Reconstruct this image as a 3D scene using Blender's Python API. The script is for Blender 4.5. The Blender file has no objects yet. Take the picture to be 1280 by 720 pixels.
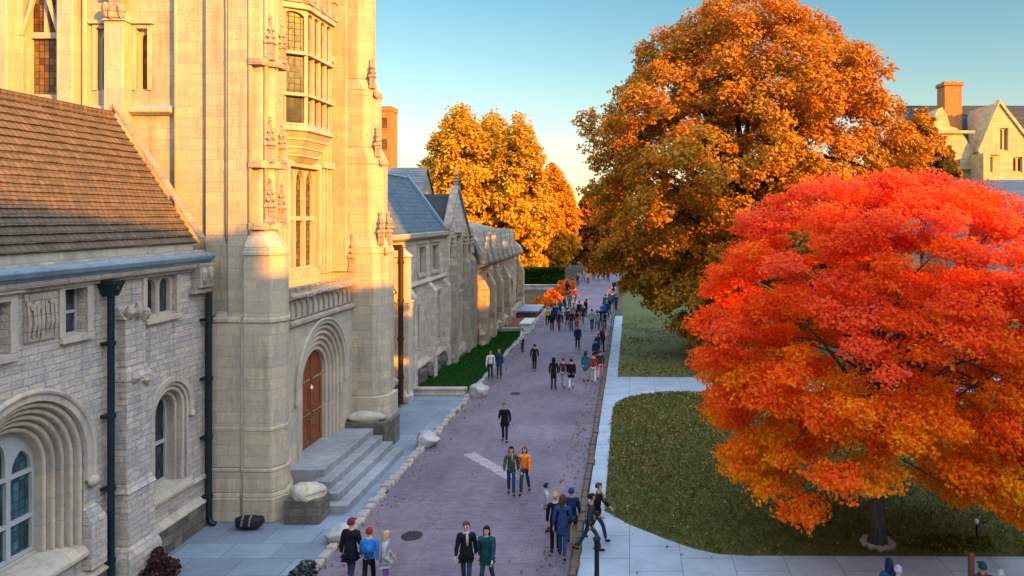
import bpy, bmesh, math, random
import numpy as np
from mathutils import Vector, Matrix
from mathutils.geometry import tessellate_polygon

random.seed(7)
RNG = np.random.default_rng(11)
R = math.radians
scene = bpy.context.scene
COL = scene.collection
F = 900.0            # focal length in photo pixels
VX, VY, CAMZ = 787.0, 270.0, 10.0


def gx(px, Y):
    return (px - VX) * Y / F


def gy(py, z=0.0):
    return (CAMZ - z) * F / (py - VY)


def ground_pt(px, py, z=0.0):
    Y = gy(py, z)
    return gx(px, Y), Y


# ------------------------------------------------------------------ objects
def tag(o, label=None, cat=None, group=None, kind=None):
    if label: o['label'] = label
    if cat: o['category'] = cat
    if group: o['group'] = group
    if kind: o['kind'] = kind
    return o


def thing(name, label, cat, loc=(0, 0, 0), group=None, rz=0.0):
    o = bpy.data.objects.new(name, None)
    o.empty_display_size = 0.3
    o.location = loc
    o.rotation_euler = (0, 0, rz)
    COL.objects.link(o)
    return tag(o, label, cat, group)


def root_loc(o):
    v = Vector((0, 0, 0))
    while o is not None:
        v += o.location
        o = o.parent
    return v


class MB:
    def __init__(self):
        self.v, self.f, self.m = [], [], []

    def add(self, vs, fs, mi=0):
        n = len(self.v)
        self.v += [tuple(p) for p in vs]
        self.f += [tuple(i + n for i in q) for q in fs]
        self.m += [mi] * len(fs)
        return self

    def box(self, x0, x1, y0, y1, z0, z1, mi=0):
        vs = [(x0, y0, z0), (x1, y0, z0), (x1, y1, z0), (x0, y1, z0), (x0, y0, z1), (x1, y0, z1), (x1, y1, z1), (x0, y1, z1)]
        return self.add(vs, [(0, 3, 2, 1), (4, 5, 6, 7), (0, 1, 5, 4), (1, 2, 6, 5), (2, 3, 7, 6), (3, 0, 4, 7)], mi)

    def wedge(self, x0, x1, y0, y1, z0, z1, dx0=0, dx1=0, dy0=0, dy1=0, mi=0):
        """box whose top is pulled in by the given amounts"""
        vs = [(x0, y0, z0), (x1, y0, z0), (x1, y1, z0), (x0, y1, z0),
              (x0 + dx0, y0 + dy0, z1), (x1 - dx1, y0 + dy0, z1), (x1 - dx1, y1 - dy1, z1), (x0 + dx0, y1 - dy1, z1)]
        return self.add(vs, [(0, 3, 2, 1), (4, 5, 6, 7), (0, 1, 5, 4), (1, 2, 6, 5), (2, 3, 7, 6), (3, 0, 4, 7)], mi)

    def prism(self, mp, outer, d0, d1, holes=(), mi=0):
        loops = [list(outer)] + [list(h) for h in holes]
        tris = tessellate_polygon([[Vector((p[0], p[1], 0)) for p in l] for l in loops])
        flat = [p for l in loops for p in l]
        n = len(flat)
        vs = [mp(p[0], p[1], d0) for p in flat] + [mp(p[0], p[1], d1) for p in flat]
        fs = [tuple(t) for t in tris] + [tuple(i + n for i in reversed(t)) for t in tris]
        k = 0
        for l in loops:
            L = len(l)
            for i in range(L):
                a, b = k + i, k + (i + 1) % L
                fs.append((a, b, b + n, a + n))
            k += L
        return self.add(vs, fs, mi)

    def prism_z(self, poly, z0, z1, mi=0, top=None):
        n = len(poly)
        tp = top or poly
        vs = [(p[0], p[1], z0) for p in poly] + [(p[0], p[1], z1) for p in tp]
        fs = [tuple(range(n - 1, -1, -1)), tuple(range(n, 2 * n))]
        fs += [(i, (i + 1) % n, (i + 1) % n + n, i + n) for i in range(n)]
        return self.add(vs, fs, mi)

    def tube(self, pts, r, n=8, mi=0, closed=False):
        pts = [Vector(p) for p in pts]
        rs = r if isinstance(r, (list, tuple)) else [r] * len(pts)
        rings = []
        prev = None
        for i, p in enumerate(pts):
            a = pts[max(i - 1, 0)]; b = pts[min(i + 1, len(pts) - 1)]
            t = (b - a)
            t = t.normalized() if t.length > 1e-9 else Vector((0, 0, 1))
            if prev is None:
                up = Vector((0, 0, 1)) if abs(t.z) < 0.9 else Vector((0, 1, 0))
                x = t.cross(up).normalized()
            else:
                x = (prev - t * prev.dot(t)).normalized()
            prev = x
            y = t.cross(x)
            rings.append([p + (x * math.cos(2 * math.pi * k / n) + y * math.sin(2 * math.pi * k / n)) * rs[i] for k in range(n)])
        vs = [q for g in rings for q in g]
        fs = []
        for i in range(len(pts) - 1):
            for k in range(n):
                fs.append((i * n + k, i * n + (k + 1) % n, (i + 1) * n + (k + 1) % n, (i + 1) * n + k))
        fs.append(tuple(range(n - 1, -1, -1)))
        fs.append(tuple((len(pts) - 1) * n + k for k in range(n)))
        return self.add(vs, fs, mi)

    def lathe(self, c, prof, n=10, mi=0):
        vs, fs = [], []
        for (r, z) in prof:
            for k in range(n):
                a = 2 * math.pi * (k + .5) / n
                vs.append((c[0] + r * math.cos(a), c[1] + r * math.sin(a), c[2] + z))
        for i in range(len(prof) - 1):
            for k in range(n):
                fs.append((i * n + k, i * n + (k + 1) % n, (i + 1) * n + (k + 1) % n, (i + 1) * n + k))
        fs.append(tuple(range(n - 1, -1, -1)))
        fs.append(tuple((len(prof) - 1) * n + k for k in range(n)))
        return self.add(vs, fs, mi)

    def blob(self, c, rad, seed=0, rough=0.25, seg=10, mi=0):
        """an irregular stone-like lump"""
        rr = random.Random(seed)
        bm = bmesh.new()
        bmesh.ops.create_icosphere(bm, subdivisions=2, radius=1)
        ph = [rr.uniform(0, 6.28) for _ in range(6)]
        vs = []
        for v in bm.verts:
            p = v.co
            k = 1 + rough * (math.sin(3 * p.x + ph[0]) * .35 + math.sin(4 * p.y + ph[1]) * .3 + math.sin(5 * p.z + ph[2]) * .25
                             + math.sin(7 * (p.x + p.y) + ph[3]) * .2 + rr.uniform(-.12, .12))
            vs.append((c[0] + p.x * rad[0] * k, c[1] + p.y * rad[1] * k, c[2] + p.z * rad[2] * k))
        fs = [tuple(v.index for v in f.verts) for f in bm.faces]
        bm.free()
        return self.add(vs, fs, mi)

    def build(self, name, mat, parent=None, bevel=0.0, smooth=False, segs=1, auto=None):
        me = bpy.data.meshes.new(name)
        off = root_loc(parent) if parent is not None else Vector((0, 0, 0))
        me.from_pydata([(p[0] - off.x, p[1] - off.y, p[2] - off.z) for p in self.v], [], self.f)
        mats = mat if isinstance(mat, (list, tuple)) else [mat]
        for m in mats: me.materials.append(m)
        bm = bmesh.new(); bm.from_mesh(me)
        bmesh.ops.recalc_face_normals(bm, faces=bm.faces)
        bm.to_mesh(me); bm.free()
        for i, p in enumerate(me.polygons):
            p.material_index = self.m[i]
            p.use_smooth = smooth
        o = bpy.data.objects.new(name, me)
        COL.objects.link(o)
        if parent is not None: o.parent = parent
        if bevel:
            md = o.modifiers.new('Bevel', 'BEVEL'); md.width = bevel; md.segments = segs
            md.limit_method = 'ANGLE'; md.angle_limit = R(40)
        if auto:
            for p in me.polygons: p.use_smooth = True
            me.set_sharp_from_angle(angle=R(auto))
        return o


def EAST(x):    # a facade looking to +X: u runs along Y, v is height
    return lambda u, v, d: (x + d, u, v)


def SOUTH(y):   # a facade looking to the camera (-Y): u runs along X
    return lambda u, v, d: (u, y - d, v)


def rect(u0, u1, v0, v1):
    return [(u0, v0), (u1, v0), (u1, v1), (u0, v1)]


def arch(c, r, v0, vs, kind='round', n=16, foot=True):
    """arch outline from bottom left up and over to bottom right"""
    pts = [(c - r, v0)] if foot else []
    if kind == 'round':
        pts += [(c - r * math.cos(math.pi * i / n), vs + r * math.sin(math.pi * i / n)) for i in range(n + 1)]
    elif kind == 'pointed':
        Rr = 2 * r * 0.95
        ex = Rr - r
        a1 = math.acos(ex / Rr)
        L = [(c + ex - Rr * math.cos(a1 * i / (n // 2)), vs + Rr * math.sin(a1 * i / (n // 2))) for i in range(n // 2 + 1)]
        pts += L + [(2 * c - p[0], p[1]) for p in reversed(L[:-1])]
    elif kind == 'flat':
        pts += [(c - r, vs), (c + r, vs)]
    elif kind == 'tudor':
        for i in range(n + 1):
            t = -1 + 2 * i / n
            pts.append((c + r * t, vs + r * .42 * (1 - abs(t) ** 2.2)))
    if foot: pts.append((c + r, v0))
    return pts


def arch_h(c, r, vs, kind, u):
    t = max(-1, min(1, (u - c) / r))
    if kind == 'round': return vs + r * math.sqrt(1 - t * t)
    if kind == 'pointed':
        Rr = 2 * r * 0.95; ex = Rr - r
        return vs + math.sqrt(max(0, Rr * Rr - (abs(t) * r + ex) ** 2))
    if kind == 'tudor': return vs + r * .42 * (1 - abs(t) ** 2.2)
    return vs


def ring(outer, inner):
    return outer + list(reversed(inner))


# ------------------------------------------------------------------ materials
class NT:
    def __init__(self, name):
        self.mat = bpy.data.materials.new(name)
        self.mat.use_nodes = True
        self.t = self.mat.node_tree
        self.t.nodes.clear()
        self.out = self.n('ShaderNodeOutputMaterial')

    def n(self, typ, **kw):
        nd = self.t.nodes.new(typ)
        for k, v in kw.items():
            if k.startswith('i_'):
                key = k[2:]
                key = int(key) if key.isdigit() else key.replace('_', ' ')
                nd.inputs[key].default_value = v
            else:
                setattr(nd, k, v)
        return nd

    def l(self, a, b):
        self.t.links.new(a, b)

    def math(self, op, a, b=None, clamp=False):
        nd = self.n('ShaderNodeMath', operation=op, use_clamp=clamp)
        for i, x in enumerate((a, b)):
            if x is None: continue
            if isinstance(x, (int, float)): nd.inputs[i].default_value = x
            else: self.l(x, nd.inputs[i])
        return nd.outputs[0]

    def mix(self, fac, a, b, blend='MIX'):
        nd = self.n('ShaderNodeMix', data_type='RGBA', blend_type=blend)
        for key, x in ((0, fac), (6, a), (7, b)):
            if isinstance(x, (int, float)): nd.inputs[key].default_value = x
            elif isinstance(x, tuple): nd.inputs[key].default_value = x if len(x) == 4 else (*x, 1)
            else: self.l(x, nd.inputs[key])
        return nd.outputs[2]

    def ramp(self, fac, stops, interp='LINEAR'):
        nd = self.n('ShaderNodeValToRGB')
        nd.color_ramp.interpolation = interp
        e = nd.color_ramp.elements
        while len(e) < len(stops): e.new(0.5)
        for el, (p, c) in zip(e, stops):
            el.position = p; el.color = c if len(c) == 4 else (*c, 1)
        self.l(fac, nd.inputs[0])
        return nd.outputs[0]

    def noise(self, vec, scale, detail=4, rough=.55, out='Fac'):
        nd = self.n('ShaderNodeTexNoise')
        nd.inputs['Scale'].default_value = scale
        nd.inputs['Detail'].default_value = detail
        nd.inputs['Roughness'].default_value = rough
        if vec is not None: self.l(vec, nd.inputs['Vector'])
        return nd.outputs[out]

    def pos(self):
        return self.n('ShaderNodeNewGeometry').outputs['Position']

    def scaled(self, vec, s):
        nd = self.n('ShaderNodeVectorMath', operation='MULTIPLY')
        nd.inputs[1].default_value = s
        self.l(vec, nd.inputs[0])
        return nd.outputs[0]

    def surf(self, color, rough=.85, bump=None, bstr=.4, bdist=.02, metal=0.0, spec=.3):
        p = self.n('ShaderNodeBsdfPrincipled')
        if isinstance(color, tuple): p.inputs['Base Color'].default_value = (*color[:3], 1)
        else: self.l(color, p.inputs['Base Color'])
        if isinstance(rough, (int, float)): p.inputs['Roughness'].default_value = rough
        else: self.l(rough, p.inputs['Roughness'])
        p.inputs['Metallic'].default_value = metal
        p.inputs['Specular IOR Level'].default_value = spec
        if bump is not None:
            b = self.n('ShaderNodeBump'); b.inputs['Strength'].default_value = bstr; b.inputs['Distance'].default_value = bdist
            self.l(bump, b.inputs['Height']); self.l(b.outputs[0], p.inputs['Normal'])
        self.l(p.outputs[0], self.out.inputs[0])
        return self.mat


def wall_uv(t):
    """(along the wall, height) from world position, for either wall direction"""
    g = t.n('ShaderNodeNewGeometry')
    sp = t.n('ShaderNodeSeparateXYZ'); t.l(g.outputs['Position'], sp.inputs[0])
    sn = t.n('ShaderNodeSeparateXYZ'); t.l(g.outputs['Normal'], sn.inputs[0])
    ax = t.math('ABSOLUTE', sn.outputs[0]); ay = t.math('ABSOLUTE', sn.outputs[1])
    sel = t.math('GREATER_THAN', ax, ay)
    m = t.n('ShaderNodeMix', data_type='FLOAT')
    t.l(sel, m.inputs[0]); t.l(sp.outputs[0], m.inputs[2]); t.l(sp.outputs[1], m.inputs[3])
    c = t.n('ShaderNodeCombineXYZ')
    t.l(m.outputs[0], c.inputs[0]); t.l(sp.outputs[2], c.inputs[1])
    return c.outputs[0], g.outputs['Position'], sp.outputs[2]


def stone(name, base, joint=.55, bw=.75, rh=.3, var=.25, stain=.5, bump=.5, warm=(1.12, 1.0, .84), rock=0.0):
    t = NT(name)
    uv, pos, z = wall_uv(t)
    w = t.n('ShaderNodeTexNoise'); w.inputs['Scale'].default_value = 1.3
    t.l(pos, w.inputs['Vector'])
    dis = t.n('ShaderNodeVectorMath', operation='MULTIPLY_ADD')
    t.l(w.outputs['Color'], dis.inputs[0]); dis.inputs[1].default_value = (.03, .02, 0); t.l(uv, dis.inputs[2])
    br = t.n('ShaderNodeTexBrick', offset=.43, squash=.75, squash_frequency=3)
    t.l(dis.outputs[0], br.inputs['Vector'])
    lo = tuple(c * (1 - var) for c in base); hi = tuple(min(1, c * (1 + var * .6)) * k for c, k in zip(base, warm))
    br.inputs['Color1'].default_value = (*lo, 1); br.inputs['Color2'].default_value = (*hi, 1)
    br.inputs['Mortar'].default_value = (*[c * joint for c in base], 1)
    br.inputs['Scale'].default_value = 1; br.inputs['Mortar Size'].default_value = .012
    br.inputs['Mortar Smooth'].default_value = .3; br.inputs['Bias'].default_value = -.05
    br.inputs['Brick Width'].default_value = bw; br.inputs['Row Height'].default_value = rh
    n1 = t.noise(pos, .55, 5, .6)
    n2 = t.noise(t.scaled(pos, (2.6, 2.6, .32)), 1.0, 5, .65)
    n3 = t.noise(pos, 9, 5, .7)
    c = t.mix(t.math('MULTIPLY', t.ramp(n1, [(.35, (0, 0, 0)), (.7, (1, 1, 1))]), .45), br.outputs['Color'], tuple(b * k for b, k in zip(base, (1.15, 1.0, .8))))
    c = t.mix(t.math('MULTIPLY', t.ramp(n2, [(.5, (0, 0, 0)), (.78, (1, 1, 1))]), stain), c, tuple(b * k for b, k in zip(base, (.42, .40, .38))))
    c = t.mix(.55, c, t.ramp(n3, [(.25, (.5, .5, .5)), (.75, (1.0, 1.0, 1.0))]), 'MULTIPLY')
    h = t.math('SUBTRACT', t.math('MULTIPLY', n3, .6 + rock), br.outputs['Fac'])
    if rock:
        h = t.math('ADD', h, t.math('MULTIPLY', t.noise(pos, 3.5, 4, .6), rock * 1.5))
    return t.surf(c, .9, h, bump, .03)


def plain(name, col, rough=.8, var=.25, scale=6, bump=.25, metal=0.0, spec=.3, bd=.01):
    t = NT(name)
    tc = t.n('ShaderNodeTexCoord').outputs['Object']
    n = t.noise(tc, scale, 5, .6)
    n2 = t.noise(tc, scale * .17, 3, .5)
    f = t.math('MULTIPLY', t.math('ADD', n, n2), .5)
    c = t.ramp(f, [(.3, tuple(x * (1 - var) for x in col)), (.7, tuple(min(1, x * (1 + var)) for x in col))])
    return t.surf(c, rough, n, bump, bd, metal, spec)


def glass(name, col=(.02, .024, .028), rough=.12, lattice=0.0):
    t = NT(name)
    uv, pos, z = wall_uv(t)
    n = t.noise(pos, 1.6, 3, .5)
    br = t.n('ShaderNodeTexBrick', offset=0.0); t.l(uv, br.inputs['Vector'])
    br.inputs['Color1'].default_value = (.55, .55, .55, 1); br.inputs['Color2'].default_value = (1.6, 1.6, 1.6, 1); br.inputs['Mortar'].default_value = (.12, .12, .12, 1)
    br.inputs['Scale'].default_value = 1; br.inputs['Mortar Size'].default_value = .011; br.inputs['Brick Width'].default_value = .17; br.inputs['Row Height'].default_value = .23
    c = t.mix(1.0, t.ramp(n, [(.35, col), (.65, tuple(x * 1.9 for x in col))]), br.outputs['Color'], 'MULTIPLY')
    bw_ = t.n('ShaderNodeRGBToBW'); t.l(br.outputs['Color'], bw_.inputs[0])
    return t.surf(c, t.math('ADD', t.math('MULTIPLY', br.outputs['Fac'], .5), rough), t.math('ADD', n, t.math('MULTIPLY', bw_.outputs[0], .3)), .3, .02, 0, .4)


def leafmat(name, stops, trans=.35, gloss=.0):
    t = NT(name)
    a = t.n('ShaderNodeAttribute', attribute_name='tint')
    c = t.ramp(a.outputs['Fac'], stops)
    d = t.n('ShaderNodeBsdfDiffuse'); tr = t.n('ShaderNodeBsdfTranslucent')
    t.l(c, d.inputs[0]); t.l(c, tr.inputs[0])
    m = t.n('ShaderNodeMixShader'); m.inputs[0].default_value = trans
    t.l(d.outputs[0], m.inputs[1]); t.l(tr.outputs[0], m.inputs[2])
    t.l(m.outputs[0], t.out.inputs[0])
    return t.mat


M = {}
M['ashlar'] = stone('hall_ashlar', (.53, .50, .46), joint=.7, bw=.46, rh=.17, var=.2, stain=.8, bump=1.0, rock=1.1)
M['tower_stone'] = stone('tower_stone', (.46, .415, .325), bw=.9, rh=.36, var=.15, stain=.75, bump=.3, joint=.7)
M['dressed'] = stone('dressed_stone', (.48, .445, .375), bw=1.4, rh=.62, var=.14, stain=.7, bump=.3, joint=.75)
M['carved'] = stone('carved_stone', (.40, .36, .31), bw=.5, rh=.35, var=.2, stain=.75, bump=.9, joint=.6, rock=1.2)
M['rubble'] = stone('rubble_stone', (.15, .145, .13), bw=.5, rh=.28, var=.45, stain=.7, bump=1.0, joint=.5, rock=1.0)
M['wing_stone'] = stone('wing_stone', (.56, .53, .48), bw=.7, rh=.33, var=.28, stain=.7, bump=.7)
M['rustic'] = stone('rustic_stone', (.47, .40, .31), bw=.8, rh=.42, var=.4, stain=.7, bump=1.0, rock=.8, warm=(1.25, 1.0, .75))
M['house_stone'] = stone('house_stone', (.54, .44, .26), bw=1.0, rh=.4, var=.2, stain=.45, bump=.4)
M['far_brick'] = stone('far_brick', (.42, .19, .07), bw=.6, rh=.3, var=.15, stain=.4, bump=.3)
M['grey_stone'] = stone('grey_stone', (.30, .29, .28), bw=.8, rh=.35)
M['lead'] = plain('weathered_lead', (.20, .27, .33), .5, .35, 3, .3, .35)
M['pipe'] = plain('dark_pipe', (.012, .022, .028), .45, .3, 8, .2, .3)
M['rustpipe'] = plain('brown_pipe', (.035, .02, .014), .5, .3, 8, .2, .2)
M['glass'] = glass('window_glass')
M['tealglass'] = glass('teal_glass', (.022, .052, .062), .15)
M['brownglass'] = glass('brown_glass', (.075, .042, .018), .22)
M['frame'] = plain('painted_frame', (.36, .37, .36), .6, .15, 10, .1)
M['wood'] = None


def wood_mat():
    t = NT('door_wood')
    pos = t.pos()
    s = t.scaled(pos, (1, 9, .6))
    n = t.noise(s, 2.2, 6, .6)
    c = t.ramp(n, [(.25, (.06, .014, .006)), (.5, (.21, .048, .013)), (.8, (.32, .085, .024))])
    sp = t.n('ShaderNodeSeparateXYZ'); t.l(pos, sp.inputs[0])
    fr = t.math('FRACT', t.math('MULTIPLY', sp.outputs[1], 6.0))
    gap = t.math('LESS_THAN', fr, .06)
    c = t.mix(gap, c, (.03, .008, .004))
    return t.surf(c, .42, t.math('SUBTRACT', n, gap), .4, .01, 0, .5)


M['wood'] = wood_mat()
M['brass'] = plain('old_brass', (.5, .36, .16), .4, .2, 10, .1, .8)
M['iron'] = plain('black_iron', (.012, .013, .015), .5, .3, 12, .2, .4)


def tile_mat(name, c1, c2, w=.19, h=.26):
    t = NT(name)
    g = t.n('ShaderNodeNewGeometry')
    sp = t.n('ShaderNodeSeparateXYZ'); t.l(g.outputs['Position'], sp.inputs[0])
    c = t.n('ShaderNodeCombineXYZ'); t.l(sp.outputs[1], c.inputs[0]); t.l(t.math('MULTIPLY', sp.outputs[2], 1.19), c.inputs[1])
    br = t.n('ShaderNodeTexBrick', offset=.5)
    t.l(c.outputs[0], br.inputs['Vector'])
    br.inputs['Color1'].default_value = (*c1, 1); br.inputs['Color2'].default_value = (*c2, 1)
    br.inputs['Mortar'].default_value = (*[x * .25 for x in c1], 1)
    br.inputs['Scale'].default_value = 1; br.inputs['Mortar Size'].default_value = .012
    br.inputs['Brick Width'].default_value = w; br.inputs['Row Height'].default_value = h
    n = t.noise(g.outputs['Position'], 1.2, 5, .65)
    n2 = t.noise(g.outputs['Position'], 14, 4, .6)
    col = t.mix(t.math('MULTIPLY', t.ramp(n, [(.4, (0, 0, 0)), (.7, (1, 1, 1))]), .5), br.outputs['Color'], (c2[0] * .42, c2[1] * .52, c2[2] * .42))
    col = t.mix(.5, col, t.ramp(n2, [(.3, (.5, .5, .5)), (.7, (1, 1, 1))]), 'MULTIPLY')
    return t.surf(col, .8, t.math('SUBTRACT', n2, br.outputs['Fac']), .5, .02)


M['tile'] = tile_mat('clay_tile', (.115, .085, .06), (.195, .13, .08))
M['slate'] = tile_mat('blue_slate', (.075, .115, .155), (.12, .165, .205), .3, .3)
M['darkslate'] = tile_mat('dark_slate', (.035, .037, .04), (.06, .062, .062), .3, .3)
M['greyslate'] = tile_mat('grey_slate', (.16, .17, .18), (.22, .23, .24), .3, .3)
# ------------------------------------------------------------------ window helpers
def lights_grid(us, vs, top=None, bar=.05, kind=None):
    """openings between mullion lines us and transom lines vs; the top row gets arched heads when kind is set"""
    out = []
    for j in range(len(vs) - 1):
        for i in range(len(us) - 1):
            a, b, lo, hi = us[i] + bar, us[i + 1] - bar, vs[j] + bar, vs[j + 1] - bar
            if kind and (j == len(vs) - 2 or kind.endswith('all')):
                k = kind.replace('_all', '')
                r = (b - a) / 2
                rise = r if k == 'round' else r * 1.62 if k == 'pointed' else r * .42
                out.append(arch((a + b) / 2, r, lo, max(lo + .05, hi - rise), k, 10))
            else:
                out.append(rect(a, b, lo, hi))
    return out


def window(parent, mp, outline, lights, depth, pane, frame='dressed', thick=.12, sill=None, hood=None, bevel=0.0, label=None):
    fr = MB().prism(mp, outline, -depth, -depth + thick, holes=lights).build('window', M[frame], parent, bevel=bevel)
    us = [p[0] for p in outline]; vs = [p[1] for p in outline]
    MB().prism(mp, rect(min(us) + .002, max(us) - .002, min(vs) + .002, max(vs) - .002), -depth - .03, -depth + .02).build('pane', M[pane], fr)
    if sill:
        b = MB()
        b.prism(mp, rect(min(us) - sill, max(us) + sill, min(vs) - .16, min(vs) - .003), -depth + .02, .12)
        b.build('sill', M['dressed'], fr, bevel=.015)
    if hood is not None:
        hood.build('surround', M['dressed'], fr, bevel=.012)
    if label: fr['label'] = label
    return fr


def surround_rect(mp, u0, u1, v0, v1, w=.16, d=.05, hood=True):
    b = MB()
    b.prism(mp, ring([(u0 - w, v0), (u0 - w, v1 + w), (u1 + w, v1 + w), (u1 + w, v0)], [(u0 + .004, v0), (u0 + .004, v1 - .004), (u1 - .004, v1 - .004), (u1 - .004, v0)]), .0, d)
    if hood:
        b.prism(mp, rect(u0 - w - .08, u1 + w + .08, v1 + w + .003, v1 + w + .12), 0, d + .1)
    return b


def surround_arch(mp, c, r, v0, vs, kind, w=.16, d=.06, hood=True):
    b = MB()
    b.prism(mp, ring(arch(c, r + w, v0, vs, kind), arch(c, r + .004, v0, vs, kind)), 0, d)
    if hood:
        b.prism(mp, ring(arch(c, r + w + .15, vs - .25, vs, kind), arch(c, r + w + .004, vs - .25, vs, kind)), 0, d + .1)
    return b


def finial(b, x, y, z, s=1.0, n=6):
    prof = [(.19 * s, 0), (.19 * s, .1 * s), (.15 * s, .14 * s), (.15 * s, .52 * s), (.22 * s, .56 * s), (.2 * s, .64 * s), (.13 * s, .68 * s), (.045 * s, 1.36 * s), (.075 * s, 1.4 * s), (.01 * s, 1.55 * s)]
    b.lathe((x, y, z), prof, 4)
    for k in range(4):
        for j in range(2):
            a = math.pi / 2 * k
            rr = (.13 - .035 * j) * s
            b.blob((x + rr * math.cos(a), y + rr * math.sin(a), z + (.78 + .24 * j) * s), (.06 * s,) * 3, k + j)


def frieze(b, mp, u0, u1, v0, v1, step=.28, d=.1, seed=0):
    """a row of carved bosses and leaves along a band"""
    rr = random.Random(seed)
    n = max(1, int((u1 - u0) / step))
    for i in range(n):
        u = u0 + (i + .5) * (u1 - u0) / n
        h = (v1 - v0)
        p = mp(u + rr.uniform(-.03, .03), v0 + h * rr.uniform(.35, .65), d * .3)
        q = mp(0, 0, 1); o = mp(0, 0, 0)
        ex = abs(q[0] - o[0]) > .5
        rad = (d, step * .42, h * .42) if ex else (step * .42, d, h * .42)
        b.blob(p, rad, rr.randint(0, 999), .35)


def blind_arcade(b, mp, u0, u1, v0, v1, n, d=.07, w=.05, kind='pointed'):
    """relief panels: a plate with n arched hollows"""
    us = [u0 + (u1 - u0) * i / n for i in range(n + 1)]
    b.prism(mp, rect(u0, u1, v0, v1), 0, d, holes=lights_grid(us, [v0, v1], bar=w, kind=kind))


# ================================================================== HALL on the left
HX = -13.8
E = EAST(HX)
hall = thing('stone_hall', 'low grey ashlar hall with steep brown tiled roof and arched windows left of the tower', 'hall', (HX - 2.8, 14.0, 0))
HY0, HY1 = 7.0, 23.38
wins = {
    'w0': rect(15.2, 16.02, 6.93, 8.1), 'w1': rect(17.55, 18.3, 7.05, 8.2), 'w2': rect(20.55, 21.9, 7.05, 8.25),
    'big': arch(16.42, 1.78, 1.7, 3.95, 'round', 20), 'small': arch(21.62, .78, 1.86, 4.12, 'round', 16),
    'b2': arch(11.0, 1.78, 1.7, 3.95, 'round', 20), 'w3': rect(12.6, 13.4, 7.05, 8.2),
}
w = MB()
w.prism(E, rect(HY0, HY1, 0.86, 8.9), -.55, 0, holes=list(wins.values()))
w.prism(SOUTH(HY0), [(-19.4, 0), (HX, 0), (HX, 8.9), (-16.6, 13.1), (-19.4, 8.9)], -.4, 0)
w.prism(SOUTH(HY1), [(-19.4, 0), (HX - .56, 0), (HX - .56, 8.9), (-16.6, 13.05), (-19.4, 8.9)], 0, .4)
w.box(-19.4, -19.0, HY0 + .41, HY1 - .41, 0, 8.9)
w.build('wall', M['ashlar'], hall)
p = MB()
p.prism(E, rect(HY0, HY1, 0, .8), -.55, .16)
p.build('base_course', M['rubble'], hall, bevel=.02)
p = MB()
p.prism(lambda u, v, d: (HX + v, d, u), [(.8, -.3), (.8, .2), (.86, .2), (1.02, .003), (1.02, -.3)], HY0, 19.2)
p.prism(lambda u, v, d: (HX + v, d, u), [(.8, -.3), (.8, .2), (.86, .2), (1.02, .003), (1.02, -.3)], 20.36, HY1)
p.prism(lambda u, v, d: (HX + v, d, u), [(1.5, -.3), (1.5, .07), (1.56, .07), (1.66, .003), (1.66, -.3)], 20.36, HY1)
p.build('plinth_moulding', M['dressed'], hall, bevel=.01)
# carved frieze and gutter
p = MB()
p.prism(E, rect(HY0, HY1, 8.36, 8.5), 0.003, .2)
p.prism(E, rect(HY0, HY1, 8.26, 8.357), 0.003, .1)
frieze(p, E, HY0, HY1, 8.3, 8.52, .3, .13, 3)
p.build('carved_cornice', M['carved'], hall, bevel=.01)
g = MB()
g.prism(lambda u, v, d: (HX + v, d, u), [(8.505, -.5), (8.505, .2), (8.58, .22), (8.6, .3), (8.72, .34), (8.8, .3), (8.8, .2), (8.84, .12), (8.84, -.5)], HY0, HY1 + .02)
for yy in np.arange(8, 23.3, 2.15):
    g.prism(lambda u, v, d: (HX + v, d, u), [(8.58, .2), (8.58, .27), (8.6, .32), (8.72, .36), (8.82, .32), (8.82, .2)], yy, yy + .07)
g.build('gutter', M['lead'], hall, bevel=.012)
p = MB()
p.box(HX - .5, HX - .12, HY0 + .42, HY1 - .42, 8.9, 9.16)
p.build('eaves_parapet', M['dressed'], hall, bevel=.01)
# roof: overlapping tile courses
EX, EZ, RX, RZ = HX - .1, 9.12, -16.6, 13.25
rf = MB()
NC = 20
for side in (1, -1):
    for i in range(NC):
        a, b = i / NC, (i + 1.12) / NC
        def pt(t, lift):
            x = EX + (RX - EX) * t; z = EZ + (RZ - EZ) * t
            x += lift * .83; z += lift * .56
            return (x if side == 1 else 2 * RX - x, z)
        p0, p1, p2, p3 = pt(a, .075), pt(min(b, 1), .012), pt(min(b, 1), -.05), pt(a, .0)
        y0, y1 = HY0 + .2, HY1 - .3
        rr = random.Random(i)
        ny = int((y1 - y0) / .19)
        vs, fs = [], []
        for k in range(ny + 1):
            y = y0 + (y1 - y0) * k / ny
            jt = rr.uniform(-.012, .012)
            for (x, z), s in ((p3, 0), (p0, 1), (p1, 0)):
                vs.append((x + jt * s * side, y, z + jt * s))
        for k in range(ny):
            for q in range(2):
                fs.append((k * 3 + q, (k + 1) * 3 + q, (k + 1) * 3 + q + 1, k * 3 + q + 1))
        rf.add(vs, fs)
roof = rf.build('roof', M['tile'], hall)
p = MB()
p.tube([(RX, HY0, RZ + .02), (RX, HY1 - .3, RZ + .02)], .1, 8)
p.build('ridge', M['tile'], roof)
cp = MB()     # raised gable coping against the tower
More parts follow.
